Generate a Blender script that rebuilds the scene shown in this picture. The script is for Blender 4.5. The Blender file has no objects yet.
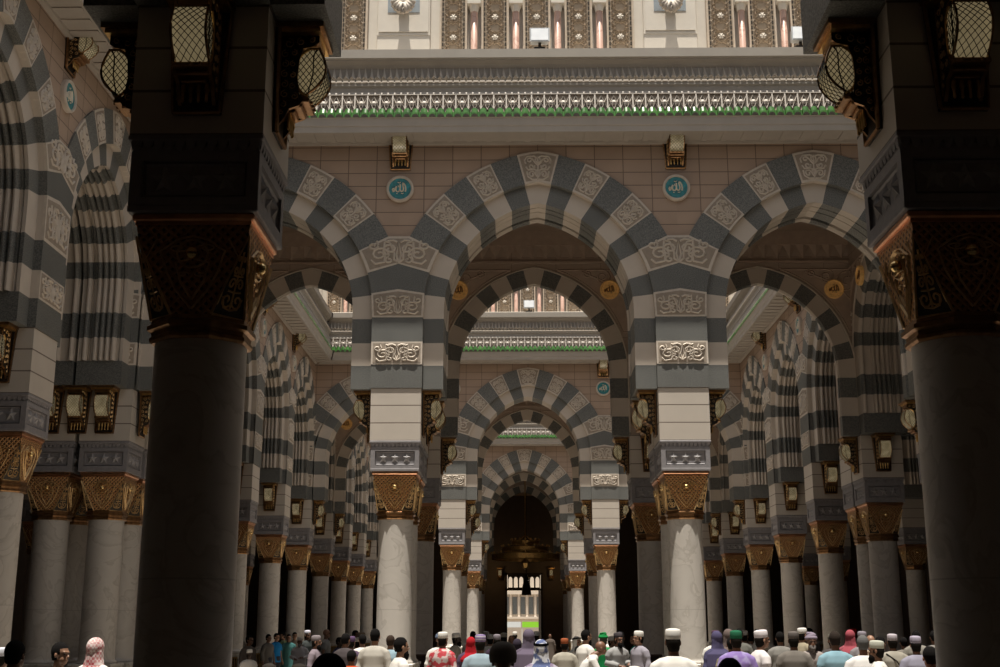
import bpy, math, random
from mathutils import Vector, Matrix
R = math.radians; PI = math.pi
rnd = random.Random(7)
scn = bpy.context.scene
C = scn.collection
# ---------------------------------------------------------------- camera
EYE = 1.75
cam = bpy.data.cameras.new('camera'); cam.lens = 1222 * 36 / 1000; cam.sensor_width = 36
cam.clip_start = 0.1; cam.clip_end = 500
co = bpy.data.objects.new('camera', cam); C.objects.link(co); scn.camera = co
co.location = (-0.50, 0, EYE); co.rotation_euler = (PI / 2 + 0.236, 0, 0.013)
# ---------------------------------------------------------------- world, sun, exposure
w = bpy.data.worlds.new('sky'); scn.world = w; w.use_nodes = True
w.node_tree.nodes['Background'].inputs[0].default_value = (0.95, 0.96, 1.0, 1)
w.node_tree.nodes['Background'].inputs[1].default_value = 0.55
sl = bpy.data.lights.new('sun', 'SUN'); sl.energy = 8.2; sl.angle = R(0.6); sl.color = (1.0, 0.93, 0.82)
so = bpy.data.objects.new('sun', sl); C.objects.link(so)
so.location = (0, 18, 30)
so.rotation_euler = Vector((0.02, math.cos(R(80)), -math.sin(R(80)))).to_track_quat('-Z', 'Y').to_euler()
scn.view_settings.view_transform = 'Standard'; scn.view_settings.look = 'None'
scn.view_settings.gamma = 1; scn.view_settings.use_curve_mapping = False
scn.view_settings.exposure = 0.0

# ---------------------------------------------------------------- materials
def nm(name):
    m = bpy.data.materials.new(name); m.use_nodes = True
    return m, m.node_tree.nodes, m.node_tree.links, m.node_tree.nodes['Principled BSDF']
def solid(name, col, rough=.6, metal=0, var=.12, scale=6, bump=0, emit=None, es=0, detail=4, stretch=None):
    m, N, L, b = nm(name)
    tc = N.new('ShaderNodeTexCoord'); no = N.new('ShaderNodeTexNoise')
    no.inputs['Scale'].default_value = scale; no.inputs['Detail'].default_value = detail
    if stretch:
        mp = N.new('ShaderNodeMapping'); mp.inputs['Scale'].default_value = stretch
        L.new(tc.outputs['Object'], mp.inputs[0]); L.new(mp.outputs[0], no.inputs[0])
    else: L.new(tc.outputs['Object'], no.inputs[0])
    r = N.new('ShaderNodeValToRGB')
    r.color_ramp.elements[0].position = .3; r.color_ramp.elements[1].position = .7
    r.color_ramp.elements[0].color = tuple(c * (1 - var) for c in col) + (1,)
    r.color_ramp.elements[1].color = tuple(min(1, c * (1 + var)) for c in col) + (1,)
    L.new(no.outputs[0], r.inputs[0]); L.new(r.outputs[0], b.inputs['Base Color'])
    b.inputs['Roughness'].default_value = rough; b.inputs['Metallic'].default_value = metal
    if bump:
        bp = N.new('ShaderNodeBump'); bp.inputs['Strength'].default_value = bump; bp.inputs['Distance'].default_value = .02
        L.new(no.outputs[0], bp.inputs['Height']); L.new(bp.outputs[0], b.inputs['Normal'])
    if emit: b.inputs['Emission Color'].default_value = emit + (1,); b.inputs['Emission Strength'].default_value = es
    return m
def brick(name, col, mortar, bw, rh, ms=.012, offset=0, vertical=True, var=.06, rough=.65, shift=0, zs=0):
    m, N, L, b = nm(name)
    tc = N.new('ShaderNodeTexCoord'); sx = N.new('ShaderNodeSeparateXYZ'); cx = N.new('ShaderNodeCombineXYZ')
    mp = N.new('ShaderNodeMapping'); mp.inputs['Location'].default_value = (shift, shift, zs)
    L.new(tc.outputs['Object'], mp.inputs[0]); L.new(mp.outputs[0], sx.inputs[0]); L.new(sx.outputs[0], cx.inputs[0])
    L.new(sx.outputs[2 if vertical else 1], cx.inputs[1])
    br = N.new('ShaderNodeTexBrick'); br.offset = offset; br.squash = 1
    br.inputs['Scale'].default_value = 1; br.inputs['Brick Width'].default_value = bw; br.inputs['Row Height'].default_value = rh
    br.inputs['Mortar Size'].default_value = ms; br.inputs['Mortar Smooth'].default_value = .1
    br.inputs['Color1'].default_value = tuple(c * (1 - var) for c in col) + (1,)
    br.inputs['Color2'].default_value = tuple(c * (1 + var) for c in col) + (1,)
    br.inputs['Mortar'].default_value = mortar + (1,)
    L.new(cx.outputs[0], br.inputs[0])
    no = N.new('ShaderNodeTexNoise'); no.inputs['Scale'].default_value = 1.3; no.inputs['Detail'].default_value = 5
    L.new(tc.outputs['Object'], no.inputs[0])
    mx = N.new('ShaderNodeMix'); mx.data_type = 'RGBA'; mx.blend_type = 'MULTIPLY'; mx.inputs[0].default_value = .25
    L.new(br.outputs[0], mx.inputs[6]); L.new(no.outputs[0], mx.inputs[7]); L.new(mx.outputs[2], b.inputs['Base Color'])
    bp = N.new('ShaderNodeBump'); bp.inputs['Strength'].default_value = .4; bp.inputs['Distance'].default_value = .01; bp.invert = True
    L.new(br.outputs['Fac'], bp.inputs['Height']); L.new(bp.outputs[0], b.inputs['Normal'])
    b.inputs['Roughness'].default_value = rough
    return m
def granite(name, c1, c2, rough=.55):
    m, N, L, b = nm(name)
    tc = N.new('ShaderNodeTexCoord'); no = N.new('ShaderNodeTexNoise'); no.inputs['Scale'].default_value = 55; no.inputs['Detail'].default_value = 2
    n2 = N.new('ShaderNodeTexNoise'); n2.inputs['Scale'].default_value = 1.1
    L.new(tc.outputs['Object'], no.inputs[0]); L.new(tc.outputs['Object'], n2.inputs[0])
    r = N.new('ShaderNodeValToRGB'); r.color_ramp.elements[0].position = .35; r.color_ramp.elements[1].position = .68
    r.color_ramp.elements[0].color = c1 + (1,); r.color_ramp.elements[1].color = c2 + (1,)
    L.new(no.outputs[0], r.inputs[0])
    mx = N.new('ShaderNodeMix'); mx.data_type = 'RGBA'; mx.blend_type = 'OVERLAY'; mx.inputs[0].default_value = .25
    L.new(r.outputs[0], mx.inputs[6]); L.new(n2.outputs[0], mx.inputs[7]); L.new(mx.outputs[2], b.inputs['Base Color'])
    b.inputs['Roughness'].default_value = rough
    return m
def veined(name, col, vein, rough=.3, joint=None):
    m, N, L, b = nm(name)
    tc = N.new('ShaderNodeTexCoord'); mp = N.new('ShaderNodeMapping'); mp.inputs['Rotation'].default_value = (.5, .7, 0)
    info = N.new('ShaderNodeObjectInfo'); va = N.new('ShaderNodeVectorMath'); va.operation = 'ADD'
    mu = N.new('ShaderNodeVectorMath'); mu.operation = 'SCALE'; mu.inputs[3].default_value = 40
    L.new(info.outputs['Random'], mu.inputs[0]); L.new(tc.outputs['Object'], va.inputs[0]); L.new(mu.outputs[0], va.inputs[1])
    L.new(va.outputs[0], mp.inputs[0])
    wv = N.new('ShaderNodeTexNoise'); wv.inputs['Scale'].default_value = 1.5; wv.inputs['Detail'].default_value = 7; wv.inputs['Distortion'].default_value = 1.6
    L.new(mp.outputs[0], wv.inputs[0])
    r = N.new('ShaderNodeValToRGB'); e = r.color_ramp.elements
    e[0].position = .40; e[0].color = col + (1,); e[1].position = .62; e[1].color = col + (1,)
    k = e.new(.505); k.color = vein + (1,); k = e.new(.47); k.color = tuple(c * .95 for c in col) + (1,); k = e.new(.53); k.color = tuple(c * 1.04 for c in col) + (1,)
    L.new(wv.outputs[0], r.inputs[0]); out = r.outputs[0]
    if joint:
        sx = N.new('ShaderNodeSeparateXYZ'); L.new(tc.outputs['Object'], sx.inputs[0])
        mo = N.new('ShaderNodeMath'); mo.operation = 'PINGPONG'; mo.inputs[1].default_value = joint; L.new(sx.outputs[2], mo.inputs[0])
        lt = N.new('ShaderNodeMath'); lt.operation = 'LESS_THAN'; lt.inputs[1].default_value = .006; L.new(mo.outputs[0], lt.inputs[0])
        mx = N.new('ShaderNodeMix'); mx.data_type = 'RGBA'; L.new(lt.outputs[0], mx.inputs[0]); L.new(out, mx.inputs[6])
        mx.inputs[7].default_value = tuple(c * .75 for c in col) + (1,); out = mx.outputs[2]
    L.new(out, b.inputs['Base Color']); b.inputs['Roughness'].default_value = rough
    return m
def lattice(name, gold, dark, nx=9, ny=9, lw=.2, metal=.9, diag=True, bump=.8):
    # woven diamond lattice in the face's own UV
    m, N, L, b = nm(name)
    uv = N.new('ShaderNodeUVMap'); sx = N.new('ShaderNodeSeparateXYZ'); L.new(uv.outputs[0], sx.inputs[0])
    def M(op, a, b_=None):
        n = N.new('ShaderNodeMath'); n.operation = op
        for i, v in enumerate((a, b_)):
            if v is None: continue
            if isinstance(v, (int, float)): n.inputs[i].default_value = v
            else: L.new(v, n.inputs[i])
        return n.outputs[0]
    u = M('MULTIPLY', sx.outputs[0], nx); v = M('MULTIPLY', sx.outputs[1], ny)
    a = M('ADD', u, v) if diag else u; c = M('SUBTRACT', u, v) if diag else v
    fa = M('PINGPONG', a, .5); fc = M('PINGPONG', c, .5)
    mn = M('MINIMUM', fa, fc); h = M('SUBTRACT', 1, M('MULTIPLY', mn, 1 / lw)); h = M('MAXIMUM', h, 0)
    mask = M('GREATER_THAN', h, .05)
    mx = N.new('ShaderNodeMix'); mx.data_type = 'RGBA'; L.new(mask, mx.inputs[0])
    mx.inputs[6].default_value = dark + (1,); mx.inputs[7].default_value = gold + (1,)
    L.new(mx.outputs[2], b.inputs['Base Color'])
    L.new(M('MULTIPLY', mask, metal), b.inputs['Metallic']); b.inputs['Roughness'].default_value = .38
    bp = N.new('ShaderNodeBump'); bp.inputs['Strength'].default_value = bump; bp.inputs['Distance'].default_value = .015
    L.new(h, bp.inputs['Height']); L.new(bp.outputs[0], b.inputs['Normal'])
    return m
def glassy(name):
    m, N, L, b = nm(name)
    tc = N.new('ShaderNodeTexCoord'); no = N.new('ShaderNodeTexNoise'); no.inputs['Scale'].default_value = 7
    L.new(tc.outputs['Object'], no.inputs[0])
    r = N.new('ShaderNodeValToRGB'); r.color_ramp.elements[0].color = (.20, .18, .12, 1); r.color_ramp.elements[1].color = (.62, .6, .48, 1)
    r.color_ramp.elements[0].position = .35; r.color_ramp.elements[1].position = .65
    L.new(no.outputs[0], r.inputs[0]); L.new(r.outputs[0], b.inputs['Base Color'])
    b.inputs['Roughness'].default_value = .08; b.inputs['Transmission Weight'].default_value = .25
    b.inputs['Emission Color'].default_value = (1, .78, .42, 1); b.inputs['Emission Strength'].default_value = LAMP
    return m
LAMP = .13
STONE = solid('pale_stone', (.57, .505, .435), .6, var=.05, scale=2)
STONE2 = solid('pale_stone_carved', (.60, .535, .46), .65, var=.08, scale=9)
RECESS = solid('carved_recess_shade', (.34, .285, .23), .8, var=.1, scale=9)  # darker than the carving: recess shade put into the colour
WALL = brick('beige_ashlar', (.47, .345, .26), (.20, .145, .11), .62, .30, .010)
PLAIN = brick('hall_ashlar', (.46, .37, .30), (.24, .18, .14), 1.2, .37, .006, shift=.6)
GRAN = granite('grey_granite', (.085, .087, .085), (.215, .22, .205))
BLOCK = brick('pier_blocks', (.62, .56, .49), (.20, .16, .13), 3, .37, .012, var=.02, shift=1.5, zs=.04)
SHAFT = veined('white_marble', (.52, .49, .45), (.43, .40, .36), .28, joint=1.05)
SHAFT_PLAIN = veined('plinth_marble', (.55, .53, .49), (.40, .38, .34), .3)
IMP = solid('grey_carved_stone', (.235, .225, .235), .55, var=.1, scale=12)
IMPL = solid('grey_stone_ornament', (.31, .30, .305), .55, var=.08, scale=12)
GOLD = solid('gilded_brass', (.62, .40, .15), .32, .92, var=.25, scale=14)
GOLDL = solid('bright_brass', (.85, .62, .28), .25, .95, var=.12, scale=10)
BRONZE = solid('aged_bronze', (.30, .17, .08), .35, .9, var=.3, scale=14)
FILI = solid('filigree_gilt', (.62, .42, .20), .4, .45, var=.25, scale=14)
COPPER = solid('polished_copper', (.70, .36, .20), .28, .95, var=.15, scale=10)
DARK = solid('dark_bronze', (.035, .026, .018), .5, .4, var=.3, scale=12)
LATT = lattice('gilt_lattice', (.40, .205, .075), (.020, .012, .008), 13, 13, .3, .45)
LATC = lattice('copper_lattice', (.62, .28, .11), (.05, .02, .012), 5, 9)
GLASS = glassy('leaded_glass')
GREEN = solid('green_glazed_tile', (.035, .105, .022), .08, var=.45, scale=5)
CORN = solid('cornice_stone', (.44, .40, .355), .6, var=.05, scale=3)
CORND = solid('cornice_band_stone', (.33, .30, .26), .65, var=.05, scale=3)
CEIL = solid('ceiling_plaster', (.36, .27, .21), .8, var=.06, scale=1)
MARBLEF = brick('floor_marble', (.36, .315, .265), (.27, .24, .2), 1.2, 1.2, .01, vertical=False, rough=.25)
PINK = veined('pink_marble', (.55, .36, .29), (.38, .22, .17), .35)
BLUE = solid('turquoise_enamel', (.015, .22, .25), .35, var=.45, scale=9)
CREAM = solid('cream_script', (.75, .68, .55), .5, var=.03)
AMBER = solid('gilt_medallion', (.70, .40, .13), .4, .35, var=.2, scale=12, emit=(1, .55, .18), es=.05)  # faint emission adds a glow to the gilt, no lamp inside
MAUVE = solid('purple_edge', (.25, .06, .22), .5)
WIN = lattice('window_grille', (.46, .36, .24), (.05, .045, .04), 4, 9, .36, 0, True, .6)
GRILLE = solid('window_grille_stone', (.55, .46, .36), .7, var=.08, scale=9)
GRILLED = solid('window_grille_ground', (.44, .36, .27), .8, var=.1, scale=9)
SLATE = solid('blue_grey_stone', (.27, .31, .34), .6)
WHITEP = solid('white_plaster', (.68, .63, .55), .65, var=.03)
LEAD = solid('lead_came', (.05, .045, .035), .4, .8)
FLOODM = solid('floodlight_housing', (.6, .62, .63), .4, .2)
FLOODG = solid('floodlight_lens', (.85, .88, .9), .15, emit=(1, 1, 1), es=.25)
WOOD = solid('dark_walnut', (.07, .04, .025), .45, var=.3, scale=4, stretch=(1, 1, 12))
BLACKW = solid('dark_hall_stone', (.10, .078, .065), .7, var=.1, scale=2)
FAR = solid('far_building_stone', (.60, .52, .43), .7, var=.05)
FARW = solid('far_window_glass', (.16, .17, .17), .3)
SIGN = solid('green_sign_board', (.25, .62, .03), .5, var=.02)
PALE = solid('pale_hoarding', (.6, .64, .66), .6, var=.02)

# ---------------------------------------------------------------- mesh builder
class MB:
    def __init__(s): s.v = []; s.f = []; s.m = []; s.uv = []; s.X = None
    def P(s, p):
        p = Vector(p)
        if s.X is not None: p = s.X @ p
        s.v.append(p[:]); return len(s.v) - 1
    def face(s, pts, mi=0, uv=None):
        s.f.append([s.P(p) for p in pts]); s.m.append(mi); s.uv.append(uv)
    def fi(s, idx, mi=0): s.f.append(list(idx)); s.m.append(mi); s.uv.append(None)
    def box(s, x0, x1, y0, y1, z0, z1, mi=0):
        i = [s.P(p) for p in ((x0,y0,z0),(x1,y0,z0),(x1,y1,z0),(x0,y1,z0),(x0,y0,z1),(x1,y0,z1),(x1,y1,z1),(x0,y1,z1))]
        for q in ((0,3,2,1),(4,5,6,7),(0,1,5,4),(1,2,6,5),(2,3,7,6),(3,0,4,7)): s.fi([i[k] for k in q], mi)
    def bev(s, x0, x1, y0, y1, z0, z1, c, mi=0):   # box with chamfered vertical and top edges
        pr = [(x0+c,y0),(x1-c,y0),(x1,y0+c),(x1,y1-c),(x1-c,y1),(x0+c,y1),(x0,y1-c),(x0,y0+c)]
        cx, cy = (x0+x1)/2, (y0+y1)/2
        def ring(z, k): return [s.P((cx+(x-cx)*(1-k/(x1-x0)*2), cy+(y-cy)*(1-k/(y1-y0)*2), z)) for x, y in pr]
        rs = [ring(z0+c, 0), ring(z1-c, 0), ring(z1, c)]; b = ring(z0, c); rs = [b]+rs
        s.fi(b[::-1], mi)
        for a, d in zip(rs, rs[1:]):
            for k in range(8): s.fi((a[k], a[(k+1)%8], d[(k+1)%8], d[k]), mi)
        s.fi(rs[-1], mi)
    def prism(s, poly, y0, y1, mi=0, side=None, back=True, uvf=None):   # polygon in xz (ccw seen from -y), pushed from y0 to y1
        a = [s.P((x, y0, z)) for x, z in poly]; b = [s.P((x, y1, z)) for x, z in poly]; n = len(poly)
        s.fi(a, mi)
        if back: s.fi(b[::-1], mi)
        for k in range(n): s.fi((a[k], b[k], b[(k+1)%n], a[(k+1)%n]), mi if side is None else side)
    def lathe(s, prof, n=24, c=(0,0), mi=0, cap=True, a0=0):
        rs = []
        for r, z in prof: rs.append([s.P((c[0]+r*math.cos(a0+2*PI*k/n), c[1]+r*math.sin(a0+2*PI*k/n), z)) for k in range(n)])
        for a, b in zip(rs, rs[1:]):
            for k in range(n): s.fi((a[k], a[(k+1)%n], b[(k+1)%n], b[k]), mi)
        if cap: s.fi(rs[0][::-1], mi); s.fi(rs[-1], mi)
    def tube(s, pts, r, n=6, mi=0, cap=True):
        pts = [Vector(p) for p in pts]; rr = r if isinstance(r, (list, tuple)) else [r]*len(pts); rs = []
        for i, p in enumerate(pts):
            t = (pts[min(i+1, len(pts)-1)] - pts[max(i-1, 0)]).normalized()
            u = t.cross(Vector((0,0,1)));
            if u.length < .1: u = t.cross(Vector((0,1,0)))
            u.normalize(); v = t.cross(u)
            rs.append([s.P(p + (u*math.cos(2*PI*k/n) + v*math.sin(2*PI*k/n))*rr[i]) for k in range(n)])
        for a, b in zip(rs, rs[1:]):
            for k in range(n): s.fi((a[k], a[(k+1)%n], b[(k+1)%n], b[k]), mi)
        if cap: s.fi(rs[0][::-1], mi); s.fi(rs[-1], mi)
    def ribbon(s, pts, nrm, w, h, mi=0):           # raised ridge with triangular section lying on a face
        pts = [Vector(p) for p in pts]; nrm = Vector(nrm).normalized(); L_ = []; T = []; R_ = []
        for i, p in enumerate(pts):
            t = (pts[min(i+1, len(pts)-1)] - pts[max(i-1, 0)])
            if t.length < 1e-6: t = Vector((1,0,0))
            sd = nrm.cross(t).normalized() * w / 2
            L_.append(s.P(p+sd)); T.append(s.P(p+nrm*h)); R_.append(s.P(p-sd))
        for i in range(len(pts)-1):
            s.fi((L_[i], T[i], T[i+1], L_[i+1]), mi); s.fi((T[i], R_[i], R_[i+1], T[i+1]), mi)
    def ball(s, c, r, mi=0, n=10, sc=(1,1,1)):
        rs = []
        for i in range(1, n//2+2):
            a = PI*i/(n//2+2)
            rs.append([s.P((c[0]+r*sc[0]*math.sin(a)*math.cos(2*PI*k/n), c[1]+r*sc[1]*math.sin(a)*math.sin(2*PI*k/n), c[2]-r*sc[2]*math.cos(a))) for k in range(n)])
        for a, b in zip(rs, rs[1:]):
            for k in range(n): s.fi((a[k], a[(k+1)%n], b[(k+1)%n], b[k]), mi)
        s.fi(rs[0][::-1], mi); s.fi(rs[-1], mi)
    def build(s, name, mats, parent=None, smooth=False, loc=None):
        me = bpy.data.meshes.new(name)
        if not isinstance(mats, (list, tuple)): mats = [mats]
        for m in mats: me.materials.append(m)
        me.from_pydata(s.v, [], s.f); me.polygons.foreach_set('material_index', s.m)
        if any(u for u in s.uv):
            l = me.uv_layers.new(name='UVMap'); k = 0
            for f, u in zip(s.f, s.uv):
                for j in range(len(f)):
                    if u: l.data[k].uv = u[j]
                    k += 1
        if smooth: me.shade_smooth()
        me.update()
        o = bpy.data.objects.new(name, me); C.objects.link(o)
        if parent: o.parent = parent
        if loc: o.location = loc
        return o
def tag(o, label=None, cat=None, group=None, kind=None):
    if label: o['label'] = label
    if cat: o['category'] = cat
    if group: o['group'] = group
    if kind: o['kind'] = kind
    return o
def empty(name, loc=(0,0,0), rz=0):
    o = bpy.data.objects.new(name, None); C.objects.link(o); o.location = loc; o.rotation_euler = (0,0,rz); o.empty_display_size = .2
    return o
KIDS = {}
def kids(o): return [c for c in bpy.data.objects if c.parent == o]
def copy_tree(o, parent=None):
    c = o.copy(); C.objects.link(c); c.parent = parent
    ks = KIDS.get(o.name)
    if ks is None: ks = KIDS[o.name] = kids(o)
    for ch in ks: copy_tree(ch, c)
    return c
used = set()
def place(proto, loc, rz, label, cat, group=None):
    if proto.name in used: o = copy_tree(proto)
    else: o = proto; used.add(proto.name)
    o.location = loc; o.rotation_euler = (0,0,rz)
    if group is None and 'group' in o: del o['group']
    return tag(o, label, cat, group)

# ---------------------------------------------------------------- arabesque relief
def spiral(cx, cy, r, turns=1.4, a0=0, sgn=1, n=18):
    return [(cx + r*(1-.8*t)*math.cos(a0+sgn*turns*2*PI*t), cy + r*(1-.8*t)*math.sin(a0+sgn*turns*2*PI*t)) for t in [i/n for i in range(n+1)]]
def arab(style):
    """strokes in u,v -1..1"""
    S = []
    if style == 'tall':       # key stone and voussoir panels
        S.append([(0,-.9),(0,.9)])
        for s in (1,-1):
            def sp(cx, cy, r, t, a, d, n=12): S.append([(s*x, y) for x, y in spiral(cx, cy, r, t, a, d, n)])
            sp(.50,-.52,.30,1.2,PI,-1); sp(.46,.10,.24,1.2,PI*.9,1); sp(.55,.58,.22,1.1,PI,-1)
            S.append([(0,-.25),(s*.3,-.12),(s*.75,-.15),(s*.88,.1)]); S.append([(0,.2),(s*.22,.45),(s*.3,.62)])
            S.append([(s*.05,-.9),(s*.5,-.92),(s*.86,-.7),(s*.88,-.3)]); S.append([(0,.75),(s*.25,.92),(s*.7,.88),(s*.9,.6),(s*.85,.3)])
            S.append([(s*.12,.9),(s*.16,.55),(0,.35)]); S.append([(s*.12,-.2),(s*.16,-.55),(0,-.75)])
    elif style == 'wide':
        S.append([(0,-.85),(-.08,-.2),(0,.7),(.08,-.2),(0,-.85)])
        for s in (1,-1):
            def sp(cx, cy, r, t, a, d, n=14): S.append([(s*x*1.0, y) for x, y in [(cx+(px-cx)*.62, py) for px, py in spiral(cx, cy, r, t, a, d, n)]])
            sp(.30,.22,.46,1.4,-PI/2,1); sp(.66,-.15,.52,1.4,PI,-1); sp(.90,.48,.30,1.1,PI,1,10); sp(.33,-.60,.26,1.1,PI/2,-1,10)
            S.append([(0,-.8),(s*.16,-.55),(s*.16,-.1),(s*.30,.68),(s*.52,.86)]); S.append([(s*.05,.75),(s*.2,.9),(s*.4,.85)])
            S.append([(s*.5,.75),(s*.52,.2),(s*.46,-.2),(s*.5,-.75),(s*.8,-.88),(s*.96,-.6)]); S.append([(s*.72,.5),(s*.78,.85)])
    elif style == 'tri':      # corner filigree (narrow top)
        for s in (1,-1):
            for k, (y, r) in enumerate(((-.68,.24),(-.22,.18),(.18,.13),(.48,.09))):
                S.append([(s*x*1.0, yy) for x, yy in [(.42+(px-r*2.0)*1.9, py) for px, py in spiral(r*2.0, y, r, 1.2, PI, -1 if k%2 else 1, 12)]])
            S.append([(0,-.95),(s*.5,-.9),(s*.8,-.6)]); S.append([(0,-.45),(s*.6,-.42)]); S.append([(0,.0),(s*.6,.02)])
        S.append([(0,-.95),(0,.7)])
    return S
def relief(mb, f, nrm, style, w, h, mi=0, sc=.88):
    for st in arab(style):
        mb.ribbon([f(u*sc, v*sc) for u, v in st], nrm, w, h, mi)
def quadmap(a, b, c, d, off=Vector((0,0,0))):     # a,b bottom-left/right, c,d top-right/left
    a, b, c, d = map(Vector, (a, b, c, d))
    def f(u, v):
        s, t = (u+1)/2, (v+1)/2
        return (a*(1-s)+b*s)*(1-t) + (d*(1-s)+c*s)*t + off
    return f

# ---------------------------------------------------------------- heights
ZS, ZN, ZC, ZI0, ZI1, ZR = 3.93, 4.10, 4.82, 4.88, 5.51, 6.62
ZEAVE = 12.07
COURSE = [6.62, 7.12, 7.61, 8.14]
E0, YS, P = .445, 8.3, .54
JT = [7.3, 16.5, 27, 36.7, 46.4, 56.1, 65.8, 75.5]
def arch_dims(a):
    w1 = a - P; R1 = w1 + E0
    rise = math.sqrt(R1*R1 - E0*E0); full = math.sqrt(2.905**2 - E0*E0)
    ys = YS + (full - rise)
    return R1, R1-.435, R1 + .70*(R1/2.905)**.4, ys
def pt(Rr, deg, ys, s=1): return (s*(-E0 + Rr*math.cos(R(deg))), ys + Rr*math.sin(R(deg)))
def endang(Rr): return math.degrees(math.acos(E0/Rr))

arch_cache = {}
def make_arch(a, kind):
    key = (round(a,3), kind)
    if key in arch_cache: return arch_cache[key]
    R1, R2, R3, ys = arch_dims(a)
    root = empty('striped_arch')
    # --- inner ring: path (right half) list of (deg or z) with colours
    stops = []      # (function of radius -> (x,z)), colour index of the segment that follows
    for k, z in enumerate(COURSE): stops.append((('z', z), 0 if k % 2 == 0 else 1))
    stops.append((('z', 8.14 + .0), 1)) if False else None
    if ys > 8.14: stops[-1] = (('z', 8.14), 1)
    segs = []       # (p0, p1, colour) as parameters
    zs = [6.62, 7.12, 7.61, 8.14]; cols = [0, 1, 0]
    for k in range(3): segs.append((('z', zs[k]), ('z', zs[k+1]), cols[k]))
    segs.append((('z', 8.14), ('a', JT[0]), 1))
    c = 0
    for k in range(len(JT)-1): segs.append((('a', JT[k]), ('a', JT[k+1]), c)); c = 1-c
    segs.append((('a', JT[-1]), ('e', 0), 1))
    prof = [(-.54,0,1), (-.40,0,1), (-.40,-1,1), (-.30,-1,1)]      # (y, which radius, flag)
    def pos(par, rad, s):
        t, v = par
        if t == 'z': return (s*(-E0+rad), v)
        if t == 'a': return pt(rad, v, ys, s)
        return pt(rad, endang(rad), ys, s)
    nr = 4; rib = []
    y0, y1 = -.32, .32; step = (y1-y0)/nr
    for k in range(nr):
        yb = y0 + k*step
        for dy, dr in ((0.0, 0), (.02, .0), (.035, .05), (.07, .075), (.11, .075), (.145, .05)): rib.append((yb+dy, dr))
    rib.append((y1, 0))
    fy = -.40 if kind == 'court' else -.54
    if kind == 'court':     # facing arches: plain soffit with thin grooves
        rib = [(-.39,0),(-.14,0),(-.135,-.03),(-.10,-.03),(-.095,0),(.14,0),(.145,-.03),(.18,-.03),(.185,0),(.52,0)]
    if kind in ('side', 'cross'):
        rib = [(-.34,0),(-.335,-.05),(-.31,-.05),(-.305,0)] if kind == 'side' else [(-.53,0)]
        for yb, nn_ in (((-.25, 4), (.34, 1)) if kind == 'side' else ((-.53, 1), (-.25, 4), (.34, 1))):
            for k in range(nn_):
                y_ = yb + k*.125
                for dy, dr in ((0,-.02),(.014,.04),(.04,.075),(.07,.075),(.096,.04),(.108,-.02)): rib.append((y_+dy, dr))
            if nn_ == 4: rib += [(.27,0),(.275,-.05),(.31,-.05),(.315,0)]
        rib.append((.53, 0))
    back = .54
    if kind == 'hall': rib = [(-.50,0),(-.47,.03),(-.43,.03),(-.40,0)]; back = -.30
    if kind == 'cross': fy = -.54
    if kind == 'side': fy = -.40
    P_ = ([(-.54, R1, 0)] if kind in ('court','side') else []) + [(fy, R1, 0)] + [(fy, R2, 0)] + [(y, R2, d) for y, d in rib] + [(back, R2, 0), (back, R1, 0)]
    mb = MB()
    for s in (1, -1):
        for (p0, p1, col) in segs:
            if p0[0] == 'z' and p1[0] == 'z': pars = [p0, p1]
            elif p0[0] == 'z': pars = [p0, ('z', ys), ('a', JT[0]/2), p1]
            else:
                e0 = p0[1]; 
                if p1[0] == 'e': pars = [p0, ('a', e0+(79-e0)*.6), ('e', 0)]
                else: pars = [('a', e0+(p1[1]-e0)*t/3) for t in range(4)]
            first = p0 == ('z', 6.62)
            for q0, q1 in zip(pars, pars[1:]):
                rows = []
                for q in (q0, q1):
                    row = []
                    for (y, rad, d) in P_:
                        rad_ = rad - (0 if first else d)
                        # clamp end for key at crown
                        x, z = pos(q, rad_, s)
                        row.append(mb.P((x, y, z)))
                    rows.append(row)
                for k in range(len(P_)-1):
                    f = (rows[0][k], rows[0][k+1], rows[1][k+1], rows[1][k])
                    mb.fi(f if s < 0 else f[::-1], col)
            if first:
                x1, _ = pos(p0, R1, s); x2, _ = pos(p0, R2, s)
                q = [(x1,fy,6.62),(x2,fy,6.62),(x2,back,6.62),(x1,back,6.62)]
                mb.face(q, 0)
    mb.build('inner_ring', [GRAN, STONE], root)
    if kind in ('court','side'):
        # outer ring voussoirs: plain granite ones in one mesh, carved ones as parts
        mb = MB()
        def vou(s, t0, t1, mbx, mi, y=-.54, yb=-.44, ins=0):
            n = 4; A = [pt(R1+ins, t0+ins*12+(t1-t0-ins*24)*k/n, ys, s) for k in range(n+1)]; B = [pt(R3-ins, t0+ins*12+(t1-t0-ins*24)*k/n, ys, s) for k in range(n+1)]
            poly = A + B[::-1]
            if s < 0: poly = poly[::-1]
            mbx.prism(poly, y, yb, mi)
            return A, B
        for s in (1, -1):
            for k in (2, 4, 6):
                mb = MB(); vou(s, JT[k], JT[k+1], mb, 0); mb.build('granite_voussoir', [GRAN], root)
        for s in (1, -1):
            for k in (3, 5):
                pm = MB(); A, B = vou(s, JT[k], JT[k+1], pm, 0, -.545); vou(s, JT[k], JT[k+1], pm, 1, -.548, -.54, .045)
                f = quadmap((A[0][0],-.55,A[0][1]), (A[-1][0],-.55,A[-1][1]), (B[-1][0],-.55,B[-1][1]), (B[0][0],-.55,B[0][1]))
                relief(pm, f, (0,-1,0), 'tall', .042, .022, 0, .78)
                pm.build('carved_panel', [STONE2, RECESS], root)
        pm = MB()
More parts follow.
